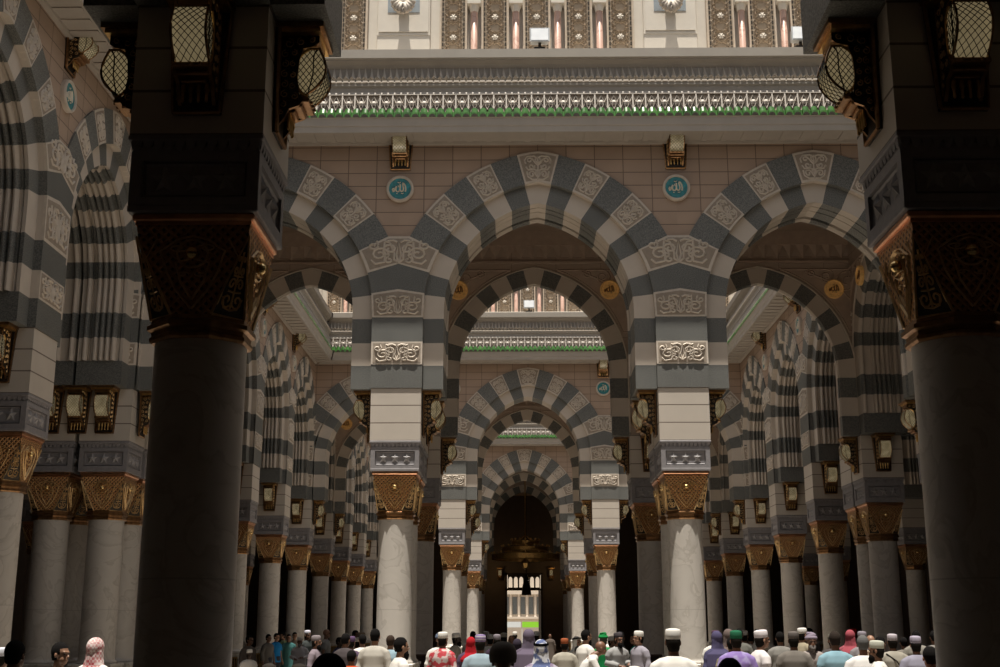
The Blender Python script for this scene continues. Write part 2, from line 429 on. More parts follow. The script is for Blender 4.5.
        def key(ins, y, yb, mi):
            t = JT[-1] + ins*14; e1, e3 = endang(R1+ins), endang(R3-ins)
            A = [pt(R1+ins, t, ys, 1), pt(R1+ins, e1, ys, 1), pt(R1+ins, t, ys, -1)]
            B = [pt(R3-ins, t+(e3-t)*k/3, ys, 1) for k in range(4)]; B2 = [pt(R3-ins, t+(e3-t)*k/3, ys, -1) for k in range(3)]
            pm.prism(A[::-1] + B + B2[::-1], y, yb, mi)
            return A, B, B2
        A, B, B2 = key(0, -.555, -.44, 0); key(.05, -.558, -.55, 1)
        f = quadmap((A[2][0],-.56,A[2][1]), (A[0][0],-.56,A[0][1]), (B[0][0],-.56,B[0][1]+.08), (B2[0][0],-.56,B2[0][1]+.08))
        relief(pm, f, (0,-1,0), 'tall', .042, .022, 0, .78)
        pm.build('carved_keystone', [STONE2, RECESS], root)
    else:
        # hall side: thin moulding round the ring, relief spandrels with scrolls
        mb = MB()
        for s in (1, -1):
            pts_ = [(s*(-E0+R1+.02), -.56, 6.7)] + [(*[pt(R1+.02, 2+(endang(R1+.02)-2)*k/24, ys, s)][0], 0) for k in range(25)]
            pts_ = [pts_[0]] + [(p[0], -.56, p[1]) for p in pts_[1:]]
            mb.tube(pts_, .022, 5)
        mb.build('ring_moulding', [STONE2], root)
        for s in (1, -1):
            sp = MB(); n = 10; zt = 11.15
            pts_ = [pt(R1+.12, 20 + 50*k/n, ys, s) for k in range(n+1)]
            x1 = s*(a-.12)
            poly = [(x1, pts_[0][1])] + [(x1, zt), (pts_[-1][0], zt)] + pts_[::-1]
            if s < 0: poly = poly[::-1]
            sp.prism(poly, -.545, -.50, 0)
            # border and scrolls
            cyc = poly + [poly[0]]
            cx = sum(p[0] for p in poly)/len(poly); cz = sum(p[1] for p in poly)/len(poly)
            sp.ribbon([(cx+(x-cx)*.95, -.545, cz+(z-cz)*.95) for x, z in cyc], (0,-1,0), .05, .025, 0)
            for (ox, oz, r_, d) in ((a-.62, 10.75, .3, 1), (a-1.15, 10.9, .22, -1), (a-.34, 10.05, .2, -1), (a-.3, 9.6, .14, 1), (a-1.55, 11.0, .12, 1)):
                sp.ribbon([(s*x, -.545, z) for x, z in spiral(ox, oz, r_, 1.5, PI/2, d, 20)], (0,-1,0), .055, .03, 0)
            sp.ribbon([(s*(a-.25),-.545,9.4),(s*(a-.5),-.545,10.2),(s*(a-.9),-.545,10.7),(s*(a-1.7),-.545,11.05)], (0,-1,0), .06, .03, 0)
            sp.build('spandrel_relief', [solid_cache('hall')], root)
    arch_cache[key] = root
    return root
_sc = {}
def solid_cache(k):
    if k not in _sc: _sc[k] = solid('hall_relief_stone', (.42, .33, .265), .7, var=.07, scale=6)
    return _sc[k]

# ---------------------------------------------------------------- wall above arches (structure)
def wall_bay_mesh(a, kind):
    ck = kind in ('court','side')
    R1, R2, R3, ys = arch_dims(a); Rw = R1 + (.25 if ck else .01)
    zlow = 9.0 if ck else ys + .0
    yf, yb = (-.50, .50) if ck else (-.53, .50)
    mb = MB(); a0 = math.degrees(math.asin(max(0, (zlow-ys)/Rw)))
    n = 20; pts_ = [pt(Rw, a0+(endang(Rw)-a0)*k/n, ys) for k in range(n+1)]
    pts_ = [(a, zlow)] + pts_ if pts_[0][0] < a else pts_
    if pts_[0][0] > a: pts_ = [(min(x, a), z) for x, z in pts_]
    for s in (1, -1):
        for (xa, za), (xb, zb) in zip(pts_, pts_[1:]):
            if abs(xa-xb) < 1e-5: continue
            for y, o in ((yf, 1), (yb, -1)):
                q = [(s*xb, y, zb), (s*xa, y, za), (s*xa, y, ZEAVE+.2), (s*xb, y, ZEAVE+.2)]
                mb.face(q if s*o > 0 else q[::-1], 0)
            mb.face([(s*xb,yf,zb),(s*xa,yf,za),(s*xa,yb,za),(s*xb,yb,zb)], 0)
    return mb
walls = {}
def wall_bay(a, kind, loc, rz, side):
    k = (round(a,3), kind)
    if k not in walls: walls[k] = wall_bay_mesh(a, kind).build('wall_'+side, [WALL if kind in ('court','side') else PLAIN]); o = walls[k]
    else: o = walls[k].copy(); o.name = 'wall_'+side; C.objects.link(o)
    o.location = loc; o.rotation_euler = (0,0,rz); tag(o, kind='structure')
    return o

# ---------------------------------------------------------------- column
def ngon_ring(r, n=8, off=PI/8): return [(r*math.cos(off+2*PI*k/n), r*math.sin(off+2*PI*k/n)) for k in range(n)]
def make_column():
    root = empty('marble_column')
    mb = MB(); mb.bev(-.47,.47,-.47,.47,0,.12,.01); mb.bev(-.42,.42,-.42,.42,.12,.98,.012); mb.bev(-.44,.44,-.44,.44,.98,1.04,.012)
    b = mb.build('base', [SHAFT_PLAIN], root)
    g = MB()
    for k in range(4):
        g.X = Matrix.Rotation(k*PI/2, 4, 'Z')
        g.box(-.32,.32,-.442,-.41,.2,.9,1)
        for i in range(12): x = -.29 + i*.0527; g.box(x-.01,x+.01,-.455,-.44,.22,.88,0)
        for z in (.2,.54,.88): g.box(-.32,.32,-.458,-.44,z-.018,z+.018,0)
    g.build('brass_grille', [GOLD, DARK], b)
    mb = MB(); mb.lathe([(.41,1.04),(.41,1.07),(.385,1.09),(.37,1.11),(.364,1.14),(.360,1.18),(.358,ZS-.02),(.358,ZS+.02)], 40)
    mb.build('shaft', [SHAFT], root, smooth=True)
    # capital: octagonal copper neck, tapering gilt bell to a square
    cap = MB()
    nk = [(.36,ZS-.02),(.375,ZS),(.375,ZS+.025),(.36,ZS+.04),(.365,ZS+.07),(.395,ZS+.085),(.395,ZS+.12),(.37,ZS+.135),(.365,ZN)]
    cap.lathe([(r/math.cos(PI/8), z) for r, z in nk], 8, mi=0, a0=PI/8)
    n_ = cap.build('capital', [BRONZE], root)
    bell = MB(); rb, rt = .362, .445; oct_ = ngon_ring(rb/math.cos(PI/8)); hw = rb*math.tan(PI/8)
    zb, zt, zk = ZN, ZC, ZN+.60
    # four main faces: bottom edge = octagon side, top = full square edge, joined to corner triangles
    fil = MB(); med = MB()
    for k in range(4):
        M_ = Matrix.Rotation(k*PI/2, 4, 'Z'); bell.X = fil.X = med.X = M_
        t = (zk-zb)/(zt-zb); ym = -(rb+(rt-rb)*t)
        # face from octagon side to square; corners meet at height zk
        A = (-hw,-rb,zb); B = (hw,-rb,zb); Cc = (-ym,ym,zk); D = (ym,ym,zk); E_ = (rt,-rt,zt); F_ = (-rt,-rt,zt)
        bell.face([A, B, Cc, E_, F_, D], 0, uv=[(-hw,0),(hw,0),(-ym,.6),(rt,.72),(-rt,.72),(ym,.6)])
        # corner triangle
        B2 = (rb, -hw, zb)
        bell.face([B, B2, Cc], 1, uv=[(-.15,0),(.15,0),(0,.6)])
        # filigree on the corner triangle, set in a raised frame
        vb, vb2, vc = Vector(B), Vector(B2), Vector(Cc); nn = (vb2-vb).cross(vc-vb).normalized()
        if nn.x < 0: nn = -nn
        f = quadmap(vb, vb2, vc+(vb2-vb)*.06, vc-(vb2-vb)*.06, nn*.004)
        fil.ribbon([vb+nn*.004, vb2+nn*.004, vc+nn*.004, vb+nn*.004], nn, .026, .02, 0)
        relief(fil, f, nn, 'tri', .017, .010, 0, .88)
        # medallion on the main face
        nf = Vector((0, -(zt-zb), -(rt-rb))).normalized()
        def g2(u, v): z = zb+(zt-zb)*(v+1)/2; return Vector((u, -(rb+(rt-rb)*(z-zb)/(zt-zb)), z)) + nf*.004
        for st in ([(0,-.9),(-.12,-.5),(-.2,-.1),(-.25,.35),(-.12,.6),(0,.68),(.12,.6),(.25,.35),(.2,-.1),(.12,-.5),(0,-.9)],
                   [(0,-.7),(-.09,-.3),(-.13,.1),(0,.2),(.13,.1),(.09,-.3),(0,-.7)]):
            med.ribbon([g2(u,v) for u, v in st], nf, .02, .016, 0)
        for s in (1,-1):
            med.ribbon([g2(s*x,y) for x, y in spiral(.11,.42,.085,1.3,PI,-s,14)], nf, .016, .014, 0)
            med.ribbon([g2(s*x,y*1.0) for x, y in spiral(.07,-.15,.05,1.3,PI,s,12)], nf, .014, .012, 0)
            med.ribbon([g2(s*.28,.62),g2(s*.36,.2),g2(s*.27,-.3),g2(s*.2,-.8)], nf, .014, .012, 0)
        ce = [g2(.12*math.cos(2*PI*i/16), .3+.3*math.sin(2*PI*i/16)) for i in range(17)]
        med.ribbon(ce, nf, .02, .018, 0)
        q = g2(0,.3); med.ball(q+nf*.02, .05, 1, 12)
        bell.box(-.45,.45,-.452,-.42,zt-.03,zt,2)
    be = bell.build('bell', [LATT, DARK, COPPER], n_)
    fil.build('corner_filigree', [FILI], n_); med.build('medallion_relief', [FILI, GOLDL], n_)
    cp = MB(); cp.bev(-.475,.475,-.475,.475,ZC,ZI0,.012); cp.build('copper_abacus', [COPPER], n_)
    # impost
    im = MB(); SQ = Matrix.Diagonal((.935,.935,1,1)); im.X = SQ; im.bev(-.545,.545,-.545,.545,ZI0,ZI0+.06,.01); im.box(-.50,.50,-.50,.50,ZI0+.06,ZI1-.14)
    im.bev(-.57,.57,-.57,.57,ZI1-.045,ZI1,.008)
    orn = MB()
    for k in range(4):
        im.X = orn.X = SQ @ Matrix.Rotation(k*PI/2, 4, 'Z')
        im.box(.44,.54,-.54,-.44,ZI0+.05,ZI1-.13)
        im.box(-.44,.44,-.54,-.49,ZI0+.05,ZI0+.12); im.box(-.44,.44,-.54,-.49,ZI1-.21,ZI1-.13)
        im.ribbon([(-.42,-.50,ZI0+.14),(.42,-.50,ZI0+.14),(.42,-.50,ZI1-.23),(-.42,-.50,ZI1-.23),(-.42,-.50,ZI0+.14)], (0,-1,0), .03, .02, 0)
        n = 12
        for i in range(n):      # row of hanging drops under the top edge
            x = -.54 + (i+.5)*1.08/n; zc = ZI1-.045
            im.face([(x-.045,-.555,zc),(x+.045,-.555,zc),(x+.03,-.545,zc-.06),(x,-.53,zc-.10),(x-.03,-.545,zc-.06)])
            im.face([(x-.045,-.555,zc),(x-.03,-.545,zc-.06),(x-.045,-.50,zc-.02)]); im.face([(x+.045,-.555,zc),(x+.045,-.50,zc-.02),(x+.03,-.545,zc-.06)])
        im.box(-.52,.52,-.52,-.49,ZI1-.14,ZI1-.04)
        for c in (-.26,0,.26):  # three faceted palmettes
            zc = (ZI0+ZI1)/2 - .04; m = 10
            rim = []
            for i in range(m):
                r_ = .125 if i % 2 == 0 else .06; an = PI/2 + 2*PI*i/m
                rim.append((c+r_*math.cos(an), -.502, zc+r_*math.sin(an)))
            for i in range(m): orn.face([rim[i], rim[(i+1)%m], (c, -.552, zc+.01)][::-1])
    ob = im.build('impost', [IMP], root); orn.build('palmette_relief', [IMPL], ob)
    # pier block of three courses and plain core above
    pb = MB(); pb.box(-.525,.525,-.525,.525,ZI1,ZR+.02)
    pb.build('pier_block', [BLOCK], root)
    pc = MB(); pc.box(-.495,.495,-.495,.495,ZR,ZEAVE+.2); pc.build('pier_core', [PLAIN], root)
    return root
col0 = make_column()
panel_cache = {}
def make_panel(aL, aR):
    k = (round(aL,2), round(aR,2))
    if k in panel_cache: return panel_cache[k]
    root = MB(); y0, yb = -.545, -.50
    def side(a, s):
        R1, R2, R3, ys = arch_dims(a)
        g = lambda Rr, t: (s*(a - (-E0 + Rr*math.cos(R(t)))), ys + Rr*math.sin(R(t)))
        return g(R1,7.3), g(R1,12), g(R1,16.5), g(R1,21.5), g(R1,27), (s*max(.12, abs(g(R3,27)[0])), g(R3,27)[1])
    l = side(aL, -1); r = side(aR, 1)
    gr = MB()
    gr.box(-P,P,y0,yb,6.62,7.12,0); gr.box(-P,P,y0,yb,7.61,8.14,0)
    chev = [l[0], (0,l[0][1]+.09), r[0], r[1], r[2], (0, r[2][1]+.2), l[2], l[1]][::-1]
    gr.prism(chev[::-1] if False else [(p[0],p[1]) for p in [l[0], (0,l[0][1]+.09), r[0], r[1], r[2], (0, r[2][1]+.2), l[2], l[1]]], y0, yb, 0)
    g = gr.build('granite_band', [GRAN])
    outs = [g]
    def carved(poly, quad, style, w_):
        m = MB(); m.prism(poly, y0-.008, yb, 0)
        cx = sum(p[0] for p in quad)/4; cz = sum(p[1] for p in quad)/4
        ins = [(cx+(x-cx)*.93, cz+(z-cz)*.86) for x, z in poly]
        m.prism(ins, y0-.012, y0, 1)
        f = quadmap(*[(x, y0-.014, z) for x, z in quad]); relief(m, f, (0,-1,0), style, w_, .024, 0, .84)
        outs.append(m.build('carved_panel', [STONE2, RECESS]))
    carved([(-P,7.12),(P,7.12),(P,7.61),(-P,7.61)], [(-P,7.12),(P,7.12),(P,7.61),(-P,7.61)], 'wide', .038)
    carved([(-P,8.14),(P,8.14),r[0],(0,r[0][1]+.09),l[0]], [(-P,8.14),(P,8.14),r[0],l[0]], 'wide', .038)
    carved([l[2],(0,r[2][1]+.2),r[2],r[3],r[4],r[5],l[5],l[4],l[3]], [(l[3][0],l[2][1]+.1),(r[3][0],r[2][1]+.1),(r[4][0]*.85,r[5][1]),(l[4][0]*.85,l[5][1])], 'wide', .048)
    panel_cache[k] = outs
    for o in outs: C.objects.unlink(o)
    return outs
def add_panel(colobj, aL, aR, rz):
    for m in make_panel(aL, aR):
        c = m.copy(); C.objects.link(c); c.parent = colobj; c.rotation_euler = (0,0,rz)

# ---------------------------------------------------------------- lantern (hangs under the foot of an arch; back at y=0, shines to -y)
def make_lantern():
    root = empty('bracket_lantern')
    bp = MB(); poly = [(-.19,-.95),(.19,-.95),(.25,0),(-.25,0)]
    bp.prism(poly, -.03, 0, 0)
    for a_, b_ in zip(poly, poly[1:]+poly[:1]):
        bp.tube([(a_[0]*.96,-.035,a_[1]*.985-.005),(b_[0]*.96,-.035,b_[1]*.985-.005)], .018, 5, 1)
    bp.box(-.26,.26,-.40,0,-.045,0,1); bp.box(-.235,.235,-.37,0,-.08,-.045,2)
    bp.build('back_plate', [DARK, BRONZE, GOLD], root)
    zt, zb = -.19, -.62
    def yg(z): t = min(1,max(0,(z-zt)/(zb-zt))); return -.31 - .10*math.sin(PI*(t*.80+.12)) + .12*t**4
    def y2(z): t = min(1,max(0,(z-zt)/(zb-zt))); return -.17 - .10*(2*t-1)**4
    hs = MB(); prof = [(-.03,-.08),(-.35,-.08),(-.35,-.14),(-.31,-.17),(-.22,-.19),(-.19,-.30),(-.18,-.45),(-.20,-.60),(-.24,-.64),(-.20,-.70),(-.12,-.73),(-.09,-.80),(-.03,-.88)]
    for s in (1,-1):
        x0 = s*.15; x1 = s*.12
        pl = [(x0,y,z) for y, z in prof]; pr = [(x1,y,z) for y, z in prof]
        hs.face(pl if s > 0 else pl[::-1], 0); hs.face(pr[::-1] if s > 0 else pr, 0)
        for k in range(len(prof)): j = (k+1) % len(prof); hs.face([pl[k],pl[j],pr[j],pr[k]], 1)
        x = s*.152
        for (cy, cz, r_, d) in ((-.10,-.145,.048,1),(-.20,-.13,.04,-1),(-.29,-.115,.03,1),(-.075,-.24,.038,-1),(-.145,-.23,.03,1),(-.075,-.33,.036,1),(-.14,-.33,.028,-1),(-.075,-.42,.036,-1),(-.14,-.43,.028,1),(-.075,-.51,.036,1),(-.145,-.53,.03,-1),(-.08,-.60,.036,-1),(-.16,-.62,.034,1),(-.07,-.69,.03,1),(-.06,-.76,.022,-1)):
            hs.ribbon([(x,a_,b_) for a_, b_ in spiral(cy,cz,r_,1.3,PI/2,d,9)], (s,0,0), .012, .009, 2)
        hs.ribbon([(x,-.04,-.09),(x,-.04,-.84)], (s,0,0), .012, .012, 1)
    hs.box(-.15,.15,-.35,-.03,-.14,-.08,1)
    hs.build('housing', [DARK, BRONZE, FILI], root)
    gl = MB(); n = 12; zz = [zt+(zb-zt)*i/n for i in range(n+1)]
    for i in range(n):
        for xa, xb in ((-.13,.13),):
            gl.face([(xa,yg(zz[i]),zz[i]),(xa,yg(zz[i+1]),zz[i+1]),(xb,yg(zz[i+1]),zz[i+1]),(xb,yg(zz[i]),zz[i])])
        for s in (1,-1):
            q = [(s*.13,y2(zz[i]),zz[i]),(s*.13,y2(zz[i+1]),zz[i+1]),(s*.13,yg(zz[i+1]),zz[i+1]),(s*.13,yg(zz[i]),zz[i])]
            gl.face(q if s < 0 else q[::-1])
    g_ = gl.build('glass_pane', [GLASS], root)
    ld = MB()
    for k in range(-9, 9):
        for s in (1,-1):
            pts_ = []
            for i in range(41):
                z = zt+(zb-zt)*i/40; u = s*(-.13 + .26*(i/40*1.6 + k*.22 - .5))
                if -.13 <= u <= .13: pts_.append((u, yg(z)-.003, z))
            if len(pts_) > 1: ld.tube(pts_[::4]+[pts_[-1]] if (len(pts_)-1) % 4 else pts_[::4], .0035, 4, 0, False)
            for sx in (1,-1):       # same crossing lines on the side panes
                pts_ = []
                for i in range(41):
                    z = zt+(zb-zt)*i/40; y = -.20 - .22*((i/40*1.5*s + k*.22) )
                    if yg(z) < y < y2(z): pts_.append((sx*.133, y, z))
                if len(pts_) > 1: ld.tube([pts_[0], pts_[-1]], .0035, 4, 0, False)
    for s in (1,-1):
        ld.tube([(s*.134, yg(z)-.004, z) for z in zz], .011, 5, 1); ld.tube([(s*.136, y2(z), z) for z in zz], .013, 5, 2)
        ld.tube([(s*.136, yg(z)*.45+y2(z)*.55-.03, z) for z in zz], .006, 5, 0)
    for z in (zz[0], zz[-1]):
        ld.tube([(-.14,yg(z)-.004,z),(.14,yg(z)-.004,z)], .013, 5, 1)
        for s in (1,-1): ld.tube([(s*.135,yg(z),z),(s*.135,y2(z),z)], .011, 5, 1)
    ld.build('leading', [LEAD, BRONZE, GOLD], g_)
    lo = MB(); lo.bev(-.15,.15,-.285,-.02,-.665,-.625,.008,0); lo.bev(-.13,.13,-.22,-.02,-.705,-.665,.008,1); lo.bev(-.10,.10,-.16,-.02,-.74,-.705,.006,0)
    for k in (-1,0,1): lo.ball((k*.075,-.292,-.645), .016, 1, 8)
    lo.build('lower_bracket', [BRONZE, BRONZE], root)
    for k in (-1.5,-.5,.5,1.5):
        p_ = MB(); p_.lathe([(.006,-.89),(.014,-.875),(.012,-.83),(.022,-.79),(.016,-.74)], 8, (k*.062,-.11)); p_.build('drop_finial', [GOLD], root)
    return root
lan0 = make_lantern()
LSH = {}
def lantern(x, y, dirx, diry, label, z=ZR, sc=1):
    rz = math.atan2(diry, dirx) + PI/2
    o = place(lan0, (x, y, z), rz, label, 'lantern', 'gilded bracket lanterns on the piers')
    if sc != 1: o.scale = (sc, sc, sc)
    return o

# ---------------------------------------------------------------- medallions
def script_strokes(mb, r, mi, y=-.075, wd=.05):
    K = r/.52
    S = [[(.20,.52),(.34,.46),(.46,.24),(.50,-.06),(.46,-.30)], [(.0,.40),(-.02,.1),(.02,-.15),(.14,-.26),(.26,-.2),(.30,.0),(.22,.44)],
         [(-.30,.22),(-.36,-.05),(-.30,-.24),(-.16,-.28),(-.04,-.18),(.0,.02),(0,.40)], [(-.30,.22),(-.42,.02),(-.52,-.24),(-.58,-.28),(-.64,-.10),(-.56,.05)],
         [(-.20,.58),(-.05,.52),(.06,.60)], [(-.18,.32),(-.13,.22),(-.18,.12)], [(.1,-.42),(.2,-.45),(.3,-.4)], [(-.3,-.42),(-.2,-.46)]]
    for i, st in enumerate(S):
        k = 1 if i < 4 else .55
        mb.ribbon([(x*r*1.05, y, z*r*1.05) for x, z in st], (0,-1,0), wd*k, .02, mi)
def make_medallion(kind):
    root = empty('script_medallion'); r = .30 if kind == 'blue' else .26
    disk = MB()
    disk.X = Matrix.Rotation(PI/2, 4, 'X')
    disk.lathe([(r,0),(r,.07),(r*.95,.095),(r*.86,.10),(r*.80,.07),(r*.80,.05)], 36)
    disk.build('rim', [STONE2 if kind == 'blue' else AMBER], root)
    d = MB(); d.X = Matrix.Rotation(PI/2, 4, 'X'); d.lathe([(r*.82,.02),(r*.82,.062)], 36); d.build('face_disc', [BLUE if kind == 'blue' else AMBER], root)
    t = MB(); script_strokes(t, r*.80, 0, -.062, .034); t.build('script', [CREAM if kind == 'blue' else BRONZE], root)
    return root
med_blue = make_medallion('blue'); med_gold = make_medallion('gold')

# ---------------------------------------------------------------- cornice (one per court side), local: wall plane y=0, projects to -y, x from -L..L, mitred
def make_cornice(L):
    root = empty('tiled_cornice')
    def ext(mb, prof, mi=0, close=False):
        q = prof + ([prof[0]] if close else [])
        for (o0, z0), (o1, z1) in zip(q, q[1:]):
            mb.face([(-L+o0,-o0,z0),(L-o0,-o0,z0),(L-o1,-o1,z1),(-L+o1,-o1,z1)], mi)
    e = MB(); ext(e, [(0,ZEAVE-.03),(.10,ZEAVE-.03),(.12,ZEAVE+.02),(.65,ZEAVE+.02),(.66,ZEAVE-.02),(.73,ZEAVE-.02),(.74,ZEAVE+.10),(.765,ZEAVE+.12),(.785,ZEAVE+.27),(.82,ZEAVE+.29),(.4,ZEAVE+.30)])
    n = int(L*2/.42)
    for i in range(n):
        x = -L + (i+.5)*2*L/n; w_ = .12
        o1 = min(.64, L-abs(x)-.02)
        if o1 > .2: e.box(x-w_/2, x+w_/2, -o1, -.12, ZEAVE-.005, ZEAVE+.03)
    e.build('eave', [CORN], root)
    L = L + .40; SH = Matrix.Translation((0,.40,0))
    t = MB(); t.X = SH; n = int(2*L/.18)
    for i in range(n):
        x = -L + (i+.5)*2*L/n; sp = 2*L/n
        if abs(x) > L-.9: continue
        r_ = sp*.40; m = 6; rows = []
        for (o, z, k) in ((1.19,ZEAVE+.31,1),(1.18,ZEAVE+.35,1),(1.12,ZEAVE+.47,1)):
            rows.append([(x+r_*math.cos(PI*j/m), -o, z+r_*math.sin(PI*j/m)) for j in range(m+1)])
        for a_, b_ in zip(rows, rows[1:]):
            for j in range(m): t.face([a_[j+1],a_[j],b_[j],b_[j+1]], 0)
        t.face(rows[0], 1)
        t.face([(x-sp/2,-1.16,ZEAVE+.30),(x+sp/2,-1.16,ZEAVE+.30),(x+sp/2,-1.10,ZEAVE+.46),(x-sp/2,-1.10,ZEAVE+.46)], 0)
    t.build('green_tile_row', [GREEN, DARK], root)
    z0 = ZEAVE+.45; z1 = ZEAVE+.88; o = .86
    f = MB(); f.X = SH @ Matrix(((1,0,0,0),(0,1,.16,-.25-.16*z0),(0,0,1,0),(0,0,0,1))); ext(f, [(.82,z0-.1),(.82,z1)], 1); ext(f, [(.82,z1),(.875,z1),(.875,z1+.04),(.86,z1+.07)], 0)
    n = int(2*(L-o)/.27)
    for i in range(n+1):
        x = -(L-o) + i*2*(L-o)/n; s = (L-o)/n
        f.box(x-.015,x+.015,-.87,-.82,z0,z1,0)
        if i < n:
            xc = x+s; zc = (z0+z1)/2 + .01; y = -.835
            for (u0,v0,u1,v1) in ((-1,-1,0,1),(0,1,1,-1),(-1,1,0,-1),(0,-1,1,1),(-1,0,1,0)):
                f.ribbon([(xc+u0*s,y,zc+v0*.17),(xc+u1*s,y,zc+v1*.17)], (0,-1,0), .03, .03, 0)
            m = 6; rim = [(xc+.07*math.cos(2*PI*j/m), -.85, zc+.07*math.sin(2*PI*j/m)) for j in range(m)]
            for j in range(m): f.face([rim[j], rim[(j+1)%m], (xc,-.885,zc)][::-1], 0)
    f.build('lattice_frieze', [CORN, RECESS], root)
    zb = z1+.07
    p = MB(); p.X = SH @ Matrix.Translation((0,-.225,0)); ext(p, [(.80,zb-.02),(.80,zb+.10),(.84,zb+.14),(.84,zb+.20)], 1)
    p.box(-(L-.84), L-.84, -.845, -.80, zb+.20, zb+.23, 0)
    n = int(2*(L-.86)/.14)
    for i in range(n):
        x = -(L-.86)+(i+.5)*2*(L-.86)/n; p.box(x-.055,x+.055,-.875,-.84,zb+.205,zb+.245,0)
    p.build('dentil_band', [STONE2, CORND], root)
    q = MB(); q.X = SH; za = zb+.28; ext(q, [(1.0,zb+.23),(.88,za+.02),(.86,za+.12),(.86,za+.34),(.93,za+.42),(1.04,za+.46),(1.04,za+.50)], 0)
    n = int(2*(L-.95)/.137); s = (L-.95)/n
    for i in range(n):       # flame-shaped teeth flaring outward at the foot
        x = -(L-.95)+(2*i+1)*s
        top = (x,-.863,za+.40); ft = (x,-1.01,za+.11); sl_ = (x-s,-.985,za+.05); sr = (x+s,-.985,za+.05); bl = (x-s*.55,-.862,za+.16); br_ = (x+s*.55,-.862,za+.16)
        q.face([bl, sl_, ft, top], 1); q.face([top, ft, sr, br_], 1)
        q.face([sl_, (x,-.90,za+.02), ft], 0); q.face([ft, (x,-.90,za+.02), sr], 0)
    q.build('pointed_tooth_band', [CORND, CORN], root)
    c_ = MB(); c_.X = SH; ext(c_, [(1.04,za+.48),(1.10,za+.50),(1.10,za+.70),(1.02,za+.74),(.3,za+.76)]); c_.build('coping', [CORND], root)
    return root

# ---------------------------------------------------------------- upper wall furniture
def make_shell():
    root = empty('shell_panel')
    a = MB(); a.bev(-.60,.60,-.10,0,13.4,16.4,.015); a.box(-.60,.60,-.115,-.10,14.70,14.75); a.box(-.56,.56,-.13,-.10,14.78,16.3)
    a.build('stone_panel', [WHITEP], root)
    b = MB(); b.box(-.36,.36,-.14,-.13,15.25,16.1); b.build('slate_inset', [SLATE], root)
    s_ = MB(); n = 9
    for i in range(n):
        an = PI + PI*(i+.5)/n; 
        tip = (.26*math.cos(an), -.36, 15.42+.30*math.sin(an)); 
        s_.tube([(0,-.16,15.50),(tip[0]*.5,-.34,15.48+(tip[2]-15.42)*.5),tip], [.03,.05,.055], 8)
    s_.ball((0,-.2,15.46),.12,0,10); s_.build('shell', [STONE2], root, smooth=True)
    return root
shell0 = make_shell()
def make_colonnette():
    root = empty('pink_colonnette')
    a = MB(); a.lathe([(.09,13.5),(.09,13.75),(.075,13.8),(.072,16.6)], 14); a.build('shaft', [PINK], root, smooth=True)
    b = MB(); b.lathe([(.085,15.22),(.10,15.27),(.12,15.38)], 8, a0=PI/8); b.box(-.15,.15,-.15,.15,15.38,15.7); b.build('capital', [WHITEP], root)
    return root
def make_flood():
    root = empty('floodlight')
    SC = .8
    a = MB(); a.bev(-.20,.20,-.12,.10,.08,.36,.02); a.box(-.22,.22,-.14,-.11,.06,.38); a.build('housing', [FLOODM], root)
    b = MB(); b.box(-.185,.185,-.15,-.135,.09,.35); b.build('lens', [FLOODG], root)
    c = MB(); c.box(-.03,.03,-.02,.04,-.05,.1); c.box(-.12,.12,-.06,.06,-.06,-.03); c.build('bracket', [DARK], root)
    return root
coln0 = make_colonnette(); flood0 = make_flood()
